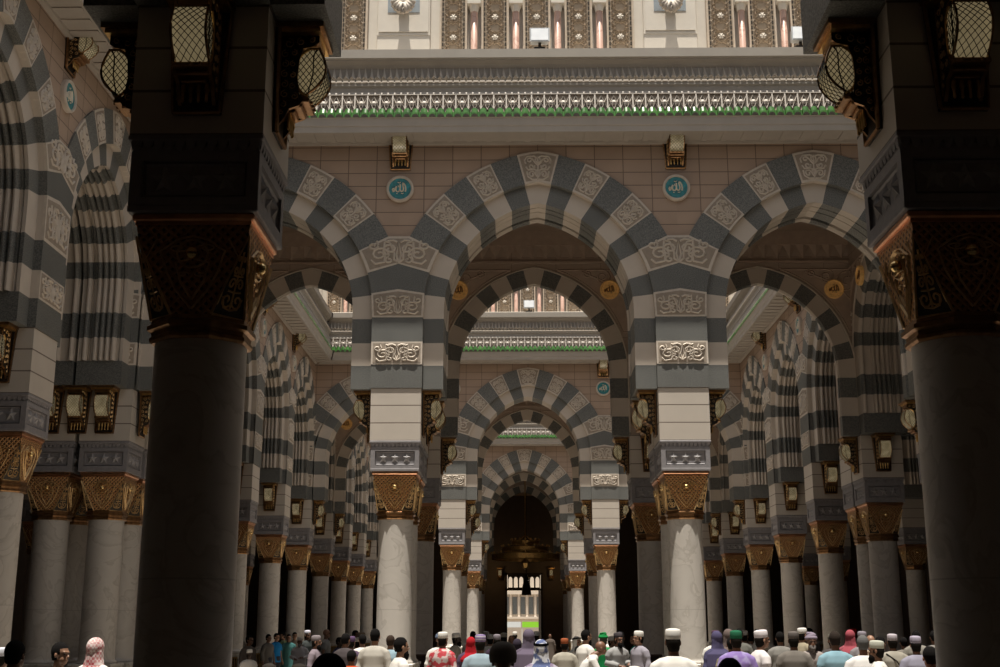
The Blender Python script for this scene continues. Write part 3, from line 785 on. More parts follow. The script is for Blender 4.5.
def upper_wall(loc, rz, L, side, step, where, shells, detail=True):
    """clerestory wall: plane y=.1 local"""
    where0 = where
    m = MB(); m.box(-L-1, L+1, .12, .7, ZEAVE+.1, 18.5)
    o = m.build('wall_'+side, [WHITEP], loc=loc); o.rotation_euler = (0,0,rz); tag(o, kind='structure')
    if not detail: return
    M_ = Matrix.Translation(loc) @ Matrix.Rotation(rz, 4, 'Z')
    for j, x in enumerate(shells):
        where = where0 + f', {("first","second","third","fourth")[j]} from its left'
        p = M_ @ Vector((x,.12,0)); place(shell0, p, rz, f'white stone panel with carved shell, {where}', 'panel', 'shell panels on the upper walls')
    nb = 3; 
    for b_ in range(nb):
        cx = (b_-(nb-1)/2)*step; sp = step*.1563
        for k in range(-2, 3):
            w_ = MB(); x0 = cx+k*sp
            w_.box(-.31,.31,.02,.1,13.5,16.9,1); w_.box(-.31,-.27,-.02,.02,13.5,16.9,1); w_.box(.27,.31,-.02,.02,13.5,16.9,1)
            w_.face([(-.27,.015,13.5),(.27,.015,13.5),(.27,.015,16.8),(-.27,.015,16.8)], 3)
            for i in range(26):
                z = 13.55+i*.125
                for s_ in (1,-1): w_.box(s_*.235-.018,s_*.235+.018,.0,.016,z,z+.075,0)
            for i in range(13):
                zc = 13.62 + i*.25
                for an in (0, PI/4): 
                    sq = [(.19*math.cos(an+j*PI/2), .01, zc+.125*math.sin(an+j*PI/2)*1.3) for j in range(5)]
                    w_.ribbon(sq, (0,-1,0), .028, .035, 1)
                for s_ in (1,-1): w_.ribbon([(s_*.20,.01,zc-.12),(s_*.10,.01,zc),(s_*.20,.01,zc+.12)], (0,-1,0), .026, .03, 1)
            for i in range(7):
                zc = 13.62 + i*.5
                for an in (0, PI/3, 2*PI/3): w_.ribbon([(-.07*math.cos(an),-.025,zc-.07*math.sin(an)),(.07*math.cos(an),-.025,zc+.07*math.sin(an))], (0,-1,0), .045, .02, 2)
            key = ('win',)
            if key not in walls:
                walls[key] = w_.build('window_1', [DARK, GRILLE, WHITEP, GRILLED])
                wo = walls[key]
            else: wo = walls[key].copy(); C.objects.link(wo)
            wo.location = M_ @ Vector((x0,0,0)); wo.rotation_euler = (0,0,rz); tag(wo, kind='structure')
            if k < 2:
                place(coln0, M_ @ Vector((x0+sp/2,-.04,0)), rz, f'pink colonnette {where0}, {("first","second","third","fourth")[k+2]} within the {("left","middle","right")[b_]} bay', 'colonnette', 'pink colonnettes '+where0)

# ================================================================ LAYOUT
HX = 3.0
Y0, YA, YA2, YB, YF, YG, YH = 9.45, 25.62, 26.85, 32.2, 48.5, 54.3, 71.4
XL, XR = -9.05, 9.0
c1 = [Y0 + (YA-Y0)*k/3 for k in range(4)]
c2 = [YB + (YF-YB)*k/3 for k in range(4)]
c3 = [YG + (YH-YG)*k/3 for k in range(4)]
a1, a2, a3 = (c1[1]-c1[0])/2, (c2[1]-c2[0])/2, (c3[1]-c3[0])/2
# floor, ceilings, outer walls
m = MB(); m.face([(-24,-12,0),(24,-12,0),(24,102,0),(-24,102,0)]); tag(m.build('floor', [MARBLEF]), kind='structure')
m = MB(); m.face([(-60,102,0),(60,102,0),(60,190,0),(-60,190,0)]); tag(m.build('floor', [MARBLEF]), kind='structure')
def slab(x0, x1, y0, y1):
    m = MB(); m.box(x0,x1,y0,y1,ZEAVE+.12,ZEAVE+.5); tag(m.build('ceiling', [CEIL]), kind='structure')
slab(-24,24,-12,Y0+.6); slab(-24,24,YA-.4,YB+.4); slab(-24,24,YF-.4,YG+.4); slab(-24,24,YH-.4,102)
for y0_, y1_ in ((Y0+.6,YA-.4),(YB+.4,YF-.4),(YG+.4,YH-.4)): slab(-24,XL-.4,y0_,y1_); slab(XR+.4,24,y0_,y1_)
def wbox(n, *b):
    m = MB(); m.box(*b); tag(m.build(n, [BLACKW]), kind='structure')
wbox('wall_left', -24.4,-24,-12,102,0,12.4); wbox('wall_right', 24,24.4,-12,102,0,12.4); wbox('wall_back', -24,24,-12.4,-12,0,12.4)  # back wall is unseen, added behind the camera to block light

# ---- columns
COLS = {}
def column(x, y, label, panels=()):
    o = place(col0, (x, y, 0), 0, label, 'column', 'marble columns of the arcades') if False else None
    if col0.name in used: o = copy_tree(col0)
    else: o = col0; used.add(col0.name); KIDS[col0.name] = kids(col0)
    o.location = (x, y, 0); tag(o, label, 'column')
    for (aL, aR, rz) in panels: add_panel(o, aL, aR, rz)
    COLS[(round(x,2), round(y,2))] = o
    return o
KIDS[col0.name] = kids(col0)
FR, LF, RT = 0, PI/2, -PI/2
side_w = {-1: 'left', 1: 'right'}
for s in (-1, 1):
    sw = side_w[s]
    column(3*s, Y0, f'huge dark shaded marble column in the {sw} foreground with black impost')
    column(9*s if s > 0 else XL, Y0, f'marble column at the foreground end of the {sw} side of the near court')
    column(3*s, YA, f'sunlit white marble column at {sw} foot of the big central arch', [(3,3,FR)])
    column(3*s, YA2, f'shaded marble column close behind the {sw} foot column of the central arch')
    column(3*s, YB, f'grey shaded column at the {sw} foot of the dark second arch')
    column(3*s, YF, f'pale sunlit column at {sw} foot of the second striped facade\'s middle arch', [(3,3,FR)])
    column(3*s, YG, f'shaded column just behind the second striped facade, {sw} of the aisle')
    column(3*s, YH, f'small far sunlit column at {sw} foot of the third striped arch', [(3,3,FR)])
    column(3*s, 77.2, f'dark column in the farthest hall, nearer row, {sw} of the doorway')
    column(3*s, 84.0, f'dark column in the farthest hall, deeper row, {sw} of the doorway')
    rz = LF if s < 0 else RT; xs = XL if s < 0 else XR
    column(xs, YA, f'corner marble column where the near facade meets the {sw} arcade', [(3,3,FR),(a1,a1,rz)])
    column(xs, YA2, f'shaded column just behind the corner column of the near facade, {sw} side')
    column(xs, YB, f'column where the near hall opens to the second court, {sw} side', [(a2,a2,rz)])
    column(xs, YF, f'corner column where the second facade meets the {sw} arcade', [(3,3,FR),(a2,a2,rz)])
    column(xs, YG, f'column where the third court begins on its {sw} side', [(a3,a3,rz)])
    column(xs, YH, f'far corner column of the third facade on the {sw} side', [(3,3,FR),(a3,a3,rz)])
    for k, nmx in ((1, 'nearer'), (2, 'farther')):
        column(xs, c1[k], f'{nmx} free column of the near court\'s {sw} arcade', [(a1,a1,rz)])
        column(xs, c2[k], f'{nmx} free column of the second court\'s {sw} arcade', [(a2,a2,rz)])
        column(xs, c3[k], f'{nmx} free column of the third court\'s {sw} arcade', [(a3,a3,rz)])
    for y, d in ((YB,'level with the near hall'),(c2[1],'nearer middle'),(c2[2],'farther middle'),(YF,'level with the second facade'),(YG,'level with the third court'),(c3[1],'far'),(c3[2],'farthest')):
        column(15*s, y, f'dark column deep in the {sw} outer aisle, {d}')
column(XL-1.15, YA, 'second column of the left corner cluster, left of the lit corner column')
column(XL-1.15, YA2, 'dark rearmost column of the left corner cluster')
column(XL-1.15, c1[2], 'column tight behind the left arcade\'s farther column, near the left edge')
column(XL-1.15, c1[1], 'column tight behind the left arcade\'s nearer column')
column(XR, YB+1.15, 'narrow column half hidden behind the right corner of the near hall')

# ---- arches
def arch(x, y, rz, a, kind, where, side='front', lan=(1,1), wall=True):
    if abs(abs(rz)-PI/2) < .1: kind = {'court':'side','hall':'cross'}[kind]
    pr = make_arch(a, kind)
    d = {'court': 'grey and white striped arch with carved panels', 'side': 'ribbed grey and white striped arch', 'cross': 'ribbed shaded striped arch', 'hall': 'shaded brown and black striped arch'}[kind]
    o = place(pr, (x, y, 0), rz, f'{d}, {where}', 'arch')
    if wall: wall_bay(a, kind, (x, y, 0), rz, side)
    M_ = Matrix.Rotation(rz, 4, 'Z'); w1 = a-P
    for s, on in ((-1, lan[0]), (1, lan[1])):
        if not on: continue
        p = M_ @ Vector((s*(w1+.015), 0, 0)); dr = M_ @ Vector((-s, 0, 0))
        end = ('left' if s < 0 else 'right') if abs(rz) < .1 else (('far' if s > 0 else 'near') if rz > 0 else ('near' if s > 0 else 'far'))
        lantern(x+p.x, y+p.y, dr.x, dr.y, f'gilded lantern under {end} foot of the arch {where}')
    return o
bn = {-6: 'left', 0: 'middle', 6: 'right'}
for bx in (-6, 0, 6):
    dx = .0
    arch(bx, Y0, PI, 3, 'court', f'overhead {bn[bx]} in the foreground', 'back')
    arch(bx, YA, FR, 3, 'court', f'{bn[bx]} of the near facade')
    arch(bx, YA2, FR, 3, 'hall', f'{bn[bx]}, backing the near facade')
    arch(bx, YB, FR, 3, 'hall', f'{bn[bx]} at the rear of the near hall')
    arch(bx, YF, FR, 3, 'court', f'{bn[bx]} of the second facade')
    arch(bx, YG, FR, 3, 'hall', f'{bn[bx]} at the rear of the second hall')
    arch(bx, YH, FR, 3, 'court', f'{bn[bx]} of the third facade')
    arch(bx, 77.2, FR, 3, 'hall', f'{bn[bx]}, first row inside the farthest hall', lan=(0,0))
    arch(bx, 84.0, FR, 3, 'hall', f'{bn[bx]}, second row inside the farthest hall', lan=(0,0))
for s in (-1, 1):
    sw = side_w[s]; rz = LF if s < 0 else RT; xs = XL if s < 0 else XR
    for k, kn in ((0,'nearest'),(1,'middle'),(2,'farthest')):
        arch(xs, (c1[k]+c1[k+1])/2, rz, a1, 'court', f'{kn} on the near court\'s {sw}', sw)
        arch(xs, (c2[k]+c2[k+1])/2, rz, a2, 'court', f'{kn} on the second court\'s {sw}', sw)
        arch(xs, (c3[k]+c3[k+1])/2, rz, a3, 'court', f'{kn} on the third court\'s {sw}', sw)
        arch(15*s, (c2[k]+c2[k+1])/2, rz, a2, 'hall', f'{kn} beside the {sw} outer aisle', sw, lan=(0,0))
    ac = (YB-YA2)/2; arch(xs, (YB+YA2)/2, rz, ac, 'hall', f'crossing the near hall on the {sw}', sw)
    ac = (YG-YF)/2; arch(xs, (YG+YF)/2, rz, ac, 'hall', f'crossing the second hall on the {sw}', sw)
    arch(12*s, YB, FR, 3, 'hall', f'over the {sw} outer aisle at the near hall', lan=(0,0))
    arch(12*s, YF, FR, 3, 'hall', f'over the {sw} outer aisle at the second facade', lan=(0,0))
    arch(3*s, Y0-2.8, rz, 2.8, 'hall', f'overhead across the {sw} of the foreground hall', sw)
    column(3*s, Y0-5.6, f'column behind the viewpoint on the {sw}')
for k in (1, 2): arch(XL-1.15, (c1[k]+c1[k+1])/2, LF, a1, 'hall', f'{("","middle","farthest")[k]}, backing the near court\'s left', 'left')
# lanterns on the hall side of the second-row piers
for s in (-1, 1):
    lantern(3*s, YB-.515, 0, -1, f'lantern on the front of the second arch\'s {side_w[s]} pier')

for yv, dr in ((YA-.52,-1),): lantern(XL-.575, yv, 0, dr, 'gilded lantern between the pair on the left arcade\'s deep far jamb')
# ---- court faces: cornice, medallions, upper lamps, upper walls
corn_cache = {}
def court_face(cx, cy, rz, L, where, meds, side, step, shells, detail=True, medk=True):
    M_ = Matrix.Translation((cx,cy,0)) @ Matrix.Rotation(rz, 4, 'Z')
    k = round(L,3)
    if k not in corn_cache: corn_cache[k] = make_cornice(L)
    place(corn_cache[k], M_ @ Vector((0,-.50,0)), rz, f'stone cornice with green tile row, {where}', 'cornice')
    for i, x in enumerate(meds):
        e = ('left','right')[i] if side == 'front' else ('near','far')[i if side == 'left' else 1-i]
        place(med_blue, M_ @ Vector((x,-.50,11.02)), rz, f'round turquoise medallion with white script, {e} one {where}', 'medallion')
        o = lantern(0, 0, 0, -1, f'gilded box lantern under the eave, {e} one {where}', 0)
        o.location = M_ @ Vector((x,-.50,12.37-.02)); o.rotation_euler = (0,0,rz); o.scale = (1.15,1.1,.93)
    upper_wall(tuple(M_ @ Vector((0,-.50,0))), rz, L, side, step, where, shells, detail)
for (ya, yb, yy, nmz) in ((Y0,YA,c1,'on the near court\'s'),(YB,YF,c2,'on the second court\'s'),(YG,YH,c3,'on the third court\'s')):
    L = (yb-ya)/2 - .5
    court_face(0, yb, 0, 8.5, nmz+' facing wall', (-3,3), 'front', 17/3 if False else 6, (-9,-3,3,9))
    court_face(XL, (ya+yb)/2, LF, L+0.0, nmz+' left wall', (-(yy[1]-yy[0])/2,(yy[1]-yy[0])/2), 'left', (yy[1]-yy[0]), (-(yy[1]-yy[0])/2,(yy[1]-yy[0])/2), detail=ya > 30)
    court_face(XR, (ya+yb)/2, RT, L+0.0, nmz+' right wall', (-(yy[1]-yy[0])/2,(yy[1]-yy[0])/2), 'right', (yy[1]-yy[0]), (-(yy[1]-yy[0])/2,(yy[1]-yy[0])/2), detail=ya > 30)
    m = MB(); m.box(-9.5,9.5,ya-.2,ya+.4,ZEAVE+.1,13.6); tag(m.build('wall_back', [WHITEP]), kind='structure')  # unseen near-side wall, kept low to shorten its shadow on the court
place(flood0, (0.05, YA-1.05, 14.12), 0, 'white floodlight on the coping at the centre of the near facade', 'floodlight')
place(flood0, (5.75, YA-1.05, 14.12), 0, 'grey floodlight on the coping above the near facade\'s right arch', 'floodlight')
place(flood0, (0.05, YF-1.05, 14.12), 0, 'white floodlight on the coping of the second facade', 'floodlight')
# gold medallions in the halls
for (yy_, nmz) in ((YB,'near hall'),(YG,'second hall')):
    for bx in (-6,0,6):
        for s in (-1,1):
            place(med_gold, (bx+2.03*s, yy_-.545, 10.55), 0, f'gold script medallion {side_w[s]} of the {bn[bx]} rear arch of the {nmz}', 'medallion')
for s in (-1,1):
    for d, dn in ((-2.0,'near'),(2.0,'far')):
        place(med_gold, ((XL if s < 0 else XR)-s*.545, (YA2+YB)/2+d*.49, 10.6), LF if s < 0 else RT, f'gold script medallion on the near hall\'s {side_w[s]} side wall, {dn} end', 'medallion')
for s in (-1,1): place(med_gold, (1.95*s, 77.2-.545, 10.5), 0, f'glowing gold medallion in the farthest hall, {side_w[s]} of the chandelier', 'medallion')
# hall cornice of pointed pendants
def hall_cornice(x0, x1, y, where, rz=0):
    m = MB(); L_ = (x1-x0)
    m.box(0,L_,-.12,0,11.78,12.2); m.box(0,L_,-.06,0,11.3,11.36)
    n = int(L_/.34)
    for i in range(n):
        x = (i+.5)*L_/n; s = L_/n/2
        top, bot = 11.78, 11.40
        m.face([(x-s,-.03,top),(x,-.13,top),(x,-.03,bot)]); m.face([(x,-.13,top),(x+s,-.03,top),(x,-.03,bot)])
        m.face([(x-s,-.01,top),(x-s,-.01,bot+.12),(x,-.02,bot)])
    o = m.build('pendant_cornice', [solid_cache('hall')], loc=(x0 if rz == 0 else x0, y, 0)); 
    tag(o, f'carved cornice of hanging points, {where}', 'cornice'); return o
hall_cornice(-8.46,8.46,YB-.535,'above the rear arches of the near hall')
hall_cornice(-8.46,8.46,YG-.535,'above the rear arches of the second hall')

# ---- farthest hall: end wall with doorway, transom, chandeliers
YD = 100.0; dw = 1.35; dx = .12
def far_wall():
    m = MB(); x0, x1 = dx-dw-.15, dx+dw+.15
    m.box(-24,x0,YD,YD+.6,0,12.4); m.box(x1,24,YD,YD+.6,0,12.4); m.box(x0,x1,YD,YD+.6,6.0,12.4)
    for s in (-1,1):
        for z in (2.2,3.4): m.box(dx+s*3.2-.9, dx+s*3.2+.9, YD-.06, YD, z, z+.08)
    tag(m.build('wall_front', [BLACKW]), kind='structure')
    f = MB()
    for s in (-1,1): f.box(dx+s*(dw+.07)-.08, dx+s*(dw+.07)+.08, YD-.1, YD+.3, 0, 6.0)
    f.box(x0,x1,YD-.1,YD+.3,5.85,6.0); f.box(x0,x1,YD-.1,YD+.3,4.62,4.78)
    o = tag(f.build('door_1', [DARK]), kind='structure')
    t = MB()
    n = 6
    for i in range(n):
        xc = dx-dw+.05+(i+.5)*2*(dw-.05)/n; h = .155
        xl, xr = xc-(dw-.05)/n, xc+(dw-.05)/n
        arcp = [(xc+h*math.cos(PI*j/8), 5.45+.25*math.sin(PI*j/8)) for j in range(9)]
        poly = [(xc+h,4.86)]+arcp+[(xc-h,4.86)]
        # frame round the lancet
        t.box(xl,xc-h,YD+.02,YD+.1,4.78,5.85); t.box(xc+h,xr,YD+.02,YD+.1,4.78,5.85); t.box(xc-h,xc+h,YD+.02,YD+.1,4.78,4.86)
        for a_, b_ in zip(arcp, arcp[1:]): t.box(min(a_[0],b_[0]),max(a_[0],b_[0]),YD+.02,YD+.1,(a_[1]+b_[1])/2,5.85)
    t.build('transom', [DARK], o)
far_wall()
def chandelier(x, y, z, r, label, drop):
    root = empty('chandelier', (x,y,z))
    m = MB(); m.tube([(0,0,0),(0,0,drop)], .04, 8); m.lathe([(.05,-.6),(.2,-.5),(.28,-.2),(.12,.1),(.3,.4),(.1,.7),(.05,1.2)], 12); m.build('stem', [GOLD], root)
    t = MB()
    for rr, zz, hh in ((r,0,.34),(r*.7,.55,.24),(r*.42,1.0,.2)):
        t.lathe([(rr*.96,zz),(rr,zz+.03),(rr,zz+hh),(rr*.96,zz+hh+.03),(rr*.92,zz+hh),(rr*.92,zz)], 28, cap=False)
        for k in range(16):
            an = 2*PI*k/16; t.ball((rr*math.cos(an),rr*math.sin(an),zz+hh+.12),.07,0,6)
    for k in range(8):
        an = 2*PI*k/8; t.tube([(0,0,.2),(r*math.cos(an),r*math.sin(an),.1)], .025, 5); t.tube([(0,0,1.6),(r*.9*math.cos(an),r*.9*math.sin(an),.3)], .015, 4)
    t.build('tiered_ring', [GOLD], root)
    tag(root, label, 'chandelier')
chandelier(.1, 80.6, 6.0, 2.2, 'large gilded ring chandelier hanging in the dark farthest hall', 6.2)
def pendant():
    root = empty('hanging_lantern', (.25, 92, 4.3)); m = MB(); m.tube([(0,0,1.2),(0,0,7.9)], .03, 6); m.build('chain', [DARK], root)
    m = MB(); m.lathe([(.33,-.25),(.36,-.2),(.30,.4),(.22,.7),(.14,.8),(.2,.95),(.08,1.25)], 8); m.build('body', [DARK], root)
    tag(root, 'dark hanging lantern silhouetted against the bright doorway', 'lantern')
pendant()
fb = [((-1.9,YD-.2),'left of the far doorway, upper'),((2.2,YD-.2),'right of the far doorway, upper')]
for (x_, y_), d in fb:
    lantern(x_+.1, y_-.0, 0, -1, f'small glowing wall lantern {d}', 6.4)
# lamp light in the farthest hall
for x_ in (-2.6, 2.9):
    l = bpy.data.lights.new('hall_lamp', 'POINT'); l.energy = 25; l.color = (1,.6,.25); l.shadow_soft_size = .15
    o = bpy.data.objects.new('hall_lamp', l); C.objects.link(o); o.location = (x_, 97.5, 6.0)
# building beyond the doorway
def far_building():
    root = empty('pale_building', (0,150,0)); m = MB(); m.box(-30,30,0,6,0,24); 
    m.box(-30,30,-.5,0,2.75,3.0); m.build('wall', [FAR], root)
    for i in range(-9, 11):
        x = i*.98+.3
        q = MB(); q.box(x-.27,x+.27,-.06,.02,3.25,5.3); q.build('window', [FARW], root)
        p = MB(); p.lathe([(.16,3.0),(.12,3.15),(.12,5.4),(.18,5.6)], 12, (x+.49,-.25)); p.build('pilaster', [FAR], root)
    m = MB(); m.box(-30,30,-.6,0,5.6,6.0); m.build('string_course', [FAR], root)
    tag(root, 'pale stone building with tall windows seen through the far doorway', 'building')
far_building()
m = MB(); m.box(.15,3.4,0,.08,1.75,2.35); m.box(.8,.86,.02,.06,0,1.6); m.box(3.1,3.16,.02,.06,0,1.6); o = m.build('green_sign', [SIGN], loc=(0,138,0)); tag(o, 'bright green sign board outside the far doorway', 'sign')
m = MB(); m.box(-2.2,.0,0,.08,1.75,2.35); m.box(-2,-1.94,.02,.06,0,1.6); m.box(.1,.16,.02,.06,0,1.6); o = m.build('pale_hoarding', [PALE], loc=(0,138,0)); tag(o, 'pale hoarding left of the green sign', 'hoarding')
m = MB(); m.lathe([(.22,0),(.22,5.6),(.12,5.7)], 10, (2.05,0)); m.tube([(2.05,0,5.5),(3.2,0,5.6)], .18, 8); o = m.build('street_post', [DARK], loc=(0,132,0)); tag(o, 'dark post in front of the green sign', 'post')

# ================================================================ PEOPLE
def remeshed(mb, name, vox, smooth=2):
    o = mb.build(name, [], smooth=True)
    m_ = o.modifiers.new('r', 'REMESH'); m_.mode = 'VOXEL'; m_.voxel_size = vox
    if smooth: k = o.modifiers.new('s', 'SMOOTH'); k.factor = .5; k.iterations = smooth
    me = bpy.data.meshes.new_from_object(o.evaluated_get(bpy.context.evaluated_depsgraph_get()))
    me.name = name; me.shade_smooth(); bpy.data.objects.remove(o); return me
def lerp(a, b, t): return Vector(a)*(1-t) + Vector(b)*t
POSES = {   # lean, head forward, left/right elbow and wrist, feet spread (all facing -y)
 'stand': dict(lean=0, el=(.26,.02,1.12), wr=(.27,-.06,.86), er=(-.26,.02,1.12), wrr=(-.27,-.05,.86), fl=(.10,-.02), fr=(-.10,.03)),
 'hold':  dict(lean=.05, el=(.27,-.02,1.14), wr=(.12,-.27,1.12), er=(-.27,-.01,1.14), wrr=(-.10,-.28,1.08), fl=(.11,-.03), fr=(-.10,.04)),
 'walk':  dict(lean=.04, el=(.27,.10,1.14), wr=(.26,.10,.88), er=(-.27,-.06,1.14), wrr=(-.24,-.26,.98), fl=(.09,-.26), fr=(-.09,.28)),
 'bow':   dict(lean=.32, el=(.25,-.34,1.00), wr=(.14,-.52,.86), er=(-.25,-.33,1.0), wrr=(-.12,-.54,.84), fl=(.11,-.05), fr=(-.11,.06)),
}
def figure(pn):
    p = POSES[pn]; ln = p['lean']
    pel = Vector((0,.0,.94)); 
    def up(z): t = (z-.94); return Vector((0, -t*math.sin(ln*1.6), .94 + t*math.cos(ln*1.6)))
    chest = up(1.30); nb_ = up(1.44); head = up(1.60) + Vector((0,-.03-ln*.12,-ln*.05))
    b = MB()
    b.tube([pel+Vector((0,0,-.08)), pel+Vector((0,0,.08)), up(1.12), chest, up(1.40)], [.11,.11,.10,.112,.085], 14)
    b.ball(chest+Vector((.07,0,.01)), .10, 0, 12, (1,.8,1)); b.ball(chest+Vector((-.07,0,.01)), .10, 0, 12, (1,.8,1))
    b.tube([up(1.38), nb_, head+Vector((0,.015,-.06))], [.075,.06,.056], 12)
    J = {}
    for s, e, w_ in ((1,p['el'],p['wr']), (-1,p['er'],p['wrr'])):
        sh = up(1.36)+Vector((s*.170,0,0)); b.tube([up(1.38)+Vector((s*.05,0,0)), sh, Vector(e), Vector(w_)], [.055,.05,.040,.028], 10); b.ball(sh, .055, 0, 10)
        d = (Vector(w_)-Vector(e)).normalized(); sd = Vector((0,1,0)) if abs(d.z) > .7 else Vector((1,0,0)); inn = Vector((-s,0,0)) if abs(d.z) > .7 else Vector((0,0,-1))
        wv = Vector(w_); pc = wv + d*.055
        b.tube([wv, pc+d*.04], [.026,.034], 8)
        for k in range(4):
            o_ = sd*(k-1.5)*.021; L_ = (.062,.072,.068,.052)[k]; k0 = pc+d*.035+o_
            b.tube([k0, k0+d*L_*.55, k0+d*L_*.9+inn*.018], [.0098,.009,.008], 6)
        t0 = pc - sd*.03; b.tube([t0, t0-sd*.02+d*.03+inn*.01, t0-sd*.018+d*.06+inn*.025], [.012,.011,.009], 6)
        J[s] = (sh, Vector(e), wv)
    for s, f in ((1,p['fl']), (-1,p['fr'])):
        hip = Vector((s*.09,0,.92)); an = Vector((f[0],f[1]+.03,.08)); kn = lerp(hip, an, .5)+Vector((0,-.03,0))
        b.tube([hip, kn, lerp(kn,an,.35), an], [.088,.058,.056,.038], 10); b.tube([an, an+Vector((0,-.05,-.03)), an+Vector((0,-.17,-.055))], [.042,.04,.028], 8)
    h = head
    b.ball(h+Vector((0,.012,.035)), .098, 0, 16, (.80,1,1)); b.ball(h+Vector((0,-.028,-.045)), .068, 0, 12, (.86,.95,1.0)); b.ball(h+Vector((0,-.055,-.082)), .032, 0, 10, (1,.8,.8))
    b.tube([h+Vector((0,-.083,.022)), h+Vector((0,-.112,-.018)), h+Vector((0,-.085,-.03))], [.009,.014,.012], 6)
    b.tube([h+Vector((-.022,-.088,-.055)), h+Vector((0,-.096,-.054)), h+Vector((.022,-.088,-.055))], [.006,.009,.006], 6)
    b.tube([h+Vector((-.05,-.075,.032)), h+Vector((0,-.090,.028)), h+Vector((.05,-.075,.032))], [.008,.010,.008], 6)
    for s in (1,-1): b.ball(h+Vector((s*.080,.008,-.005)), .03, 0, 8, (.35,.6,1))
    body = remeshed(b, 'person', .0085)
    eyes = MB()
    for s in (1,-1): eyes.ball(h+Vector((s*.030,-.079,.010)), .013, 0, 8)
    eyes = eyes.build('eyes', []); em = eyes.data; bpy.data.objects.remove(eyes)
    out = {'body': body, 'eyes': em, 'head': h}
    def torso(m, zlo, flare, x=.205, y=.145, hem=0):
        rings = []; zs_ = [1.465,1.44,1.39,1.30,1.15,1.00] + ([.90,.80] if hem else [.85,.60,.35,.12])
        for i, z in enumerate(zs_):
            if z > .94: c = up(z)
            else: c = Vector((0, (p['fl'][1]+p['fr'][1])/2*.5*(0.94-z), z))
            rx = {1.465:.068,1.44:.095,1.39:.165,1.30:x+.005,1.15:x-.015,1.0:x-.005}.get(z, x+.0+(.94-z)*flare); ry = {1.465:.068,1.44:.085,1.39:.115,1.30:y,1.15:y-.005,1.0:y}.get(z, y+(.94-z)*flare*1.1)
            if pn == 'walk' and z < .9: ry += (.9-z)*.22
            rr = []
            for k in range(28):
                an = 2*PI*k/28; fold = 1+(.045*math.sin(an*6+z*2)+.03*math.sin(an*11+1))*min(1,max(0,(1.25-z)*1.2))
                rr.append(m.P(c+Vector((rx*math.cos(an)*fold, ry*math.sin(an)*fold, 0))))
            rings.append(rr)
        for a_, c_ in zip(rings, rings[1:]):
            for k in range(28): m.fi((a_[k], c_[k], c_[(k+1)%28], a_[(k+1)%28]))
        m.fi(rings[0]); m.fi(rings[-1][::-1])
    for nm_, long_, hem in (('robe',1,0),('shirt',0,1),('long_shirt',1,1)):
        m = MB(); torso(m, 0, .12, hem=hem)
        for s in (1,-1):
            sh, e, w_ = J[s]
            if long_: m.tube([up(1.395)+Vector((s*.06,0,0)), up(1.375)+Vector((s*.12,0,0)), sh+Vector((s*.02,0,-.025)), lerp(sh,e,.5)+Vector((s*.01,0,0)), e, lerp(e,w_,.9)], [.065,.075,.080,.073,.066,.058], 12)
            else: m.tube([up(1.395)+Vector((s*.06,0,0)), up(1.375)+Vector((s*.12,0,0)), sh+Vector((s*.02,0,-.025)), lerp(sh,e,.75)+Vector((s*.01,0,0))], [.065,.075,.080,.075], 12)
        out[nm_] = remeshed(m, nm_, .016, 3)
    m = MB()     # trousers
    m.tube([pel+Vector((0,0,-.1)), pel+Vector((0,0,.06))], [.165,.165], 14)
    for s, f in ((1,p['fl']), (-1,p['fr'])):
        hip = Vector((s*.09,0,.90)); an = Vector((f[0],f[1]+.03,.10)); m.tube([hip, lerp(hip,an,.5)+Vector((0,-.03,0)), an], [.11,.085,.07], 12)
    out['trousers'] = remeshed(m, 'trousers', .018, 2)
    # headwear
    def shell(rs, zcut, sc=(1,1,1), back=0, n=20, name='x'):
        m = MB(); rings = []
        for i in range(9):
            a_ = PI/2*(1-i/8)*1.0
            rings.append(None)
        m.ball(h+Vector((0,.012+back,.035)), rs, 0, n, sc)
        return m
    def capm():
        m = MB(); c = h+Vector((0,.014,0)); 
        M0 = Matrix.Translation(c) @ Matrix.Rotation(-ln*.9-.05, 4, 'X') @ Matrix.Diagonal((.84,1.02,1,1)); m.X = M0
        m.lathe([(.094,.040),(.100,.045),(.101,.085),(.098,.125),(.088,.142),(.05,.150),(.0,.152)], 24); return m
    m = capm().build('knitted_cap', [], smooth=True); out['cap'] = m.data; bpy.data.objects.remove(m)
    m = MB(); m.X = Matrix.Translation(h+Vector((0,.014,.0))) @ Matrix.Diagonal((.92,1.03,1,1)); m.lathe([(.110,.0),(.118,.03),(.120,.06),(.112,.10),(.090,.135),(.05,.158),(.0,.165)], 24); o = m.build('beanie', [], smooth=True); out['beanie'] = o.data; bpy.data.objects.remove(o)
    m = MB(); m.X = Matrix.Translation(h+Vector((0,.014,.01))) @ Matrix.Rotation(-.15-ln*.9, 4, 'X') @ Matrix.Diagonal((.9,1.05,1,1))
    for k in range(4):
        pts_ = [((.092-.012*k)*math.cos(a_), (.092-.012*k)*math.sin(a_), .055+.026*k+.014*math.sin(a_+k*1.9)) for a_ in [2*PI*i/20 for i in range(21)]]
        m.tube(pts_, .026-.002*k, 8, 0, False)
    m.ball((0,0,.10), .075, 0, 14, (1,1,.75)); out['turban'] = remeshed(m, 'turban', .009, 2)
    m = MB(); m.ball(h+Vector((0,.02,.042)), .106, 0, 16, (.80,.98,.98)); m.ball(h+Vector((0,.045,-.005)), .084, 0, 14, (.86,.8,1))
    hm = remeshed(m, 'hair', .008, 1)
    # trim the hair off the face
    import bmesh as _b
    bm = _b.new(); bm.from_mesh(hm); hz = h.z; hy = h.y
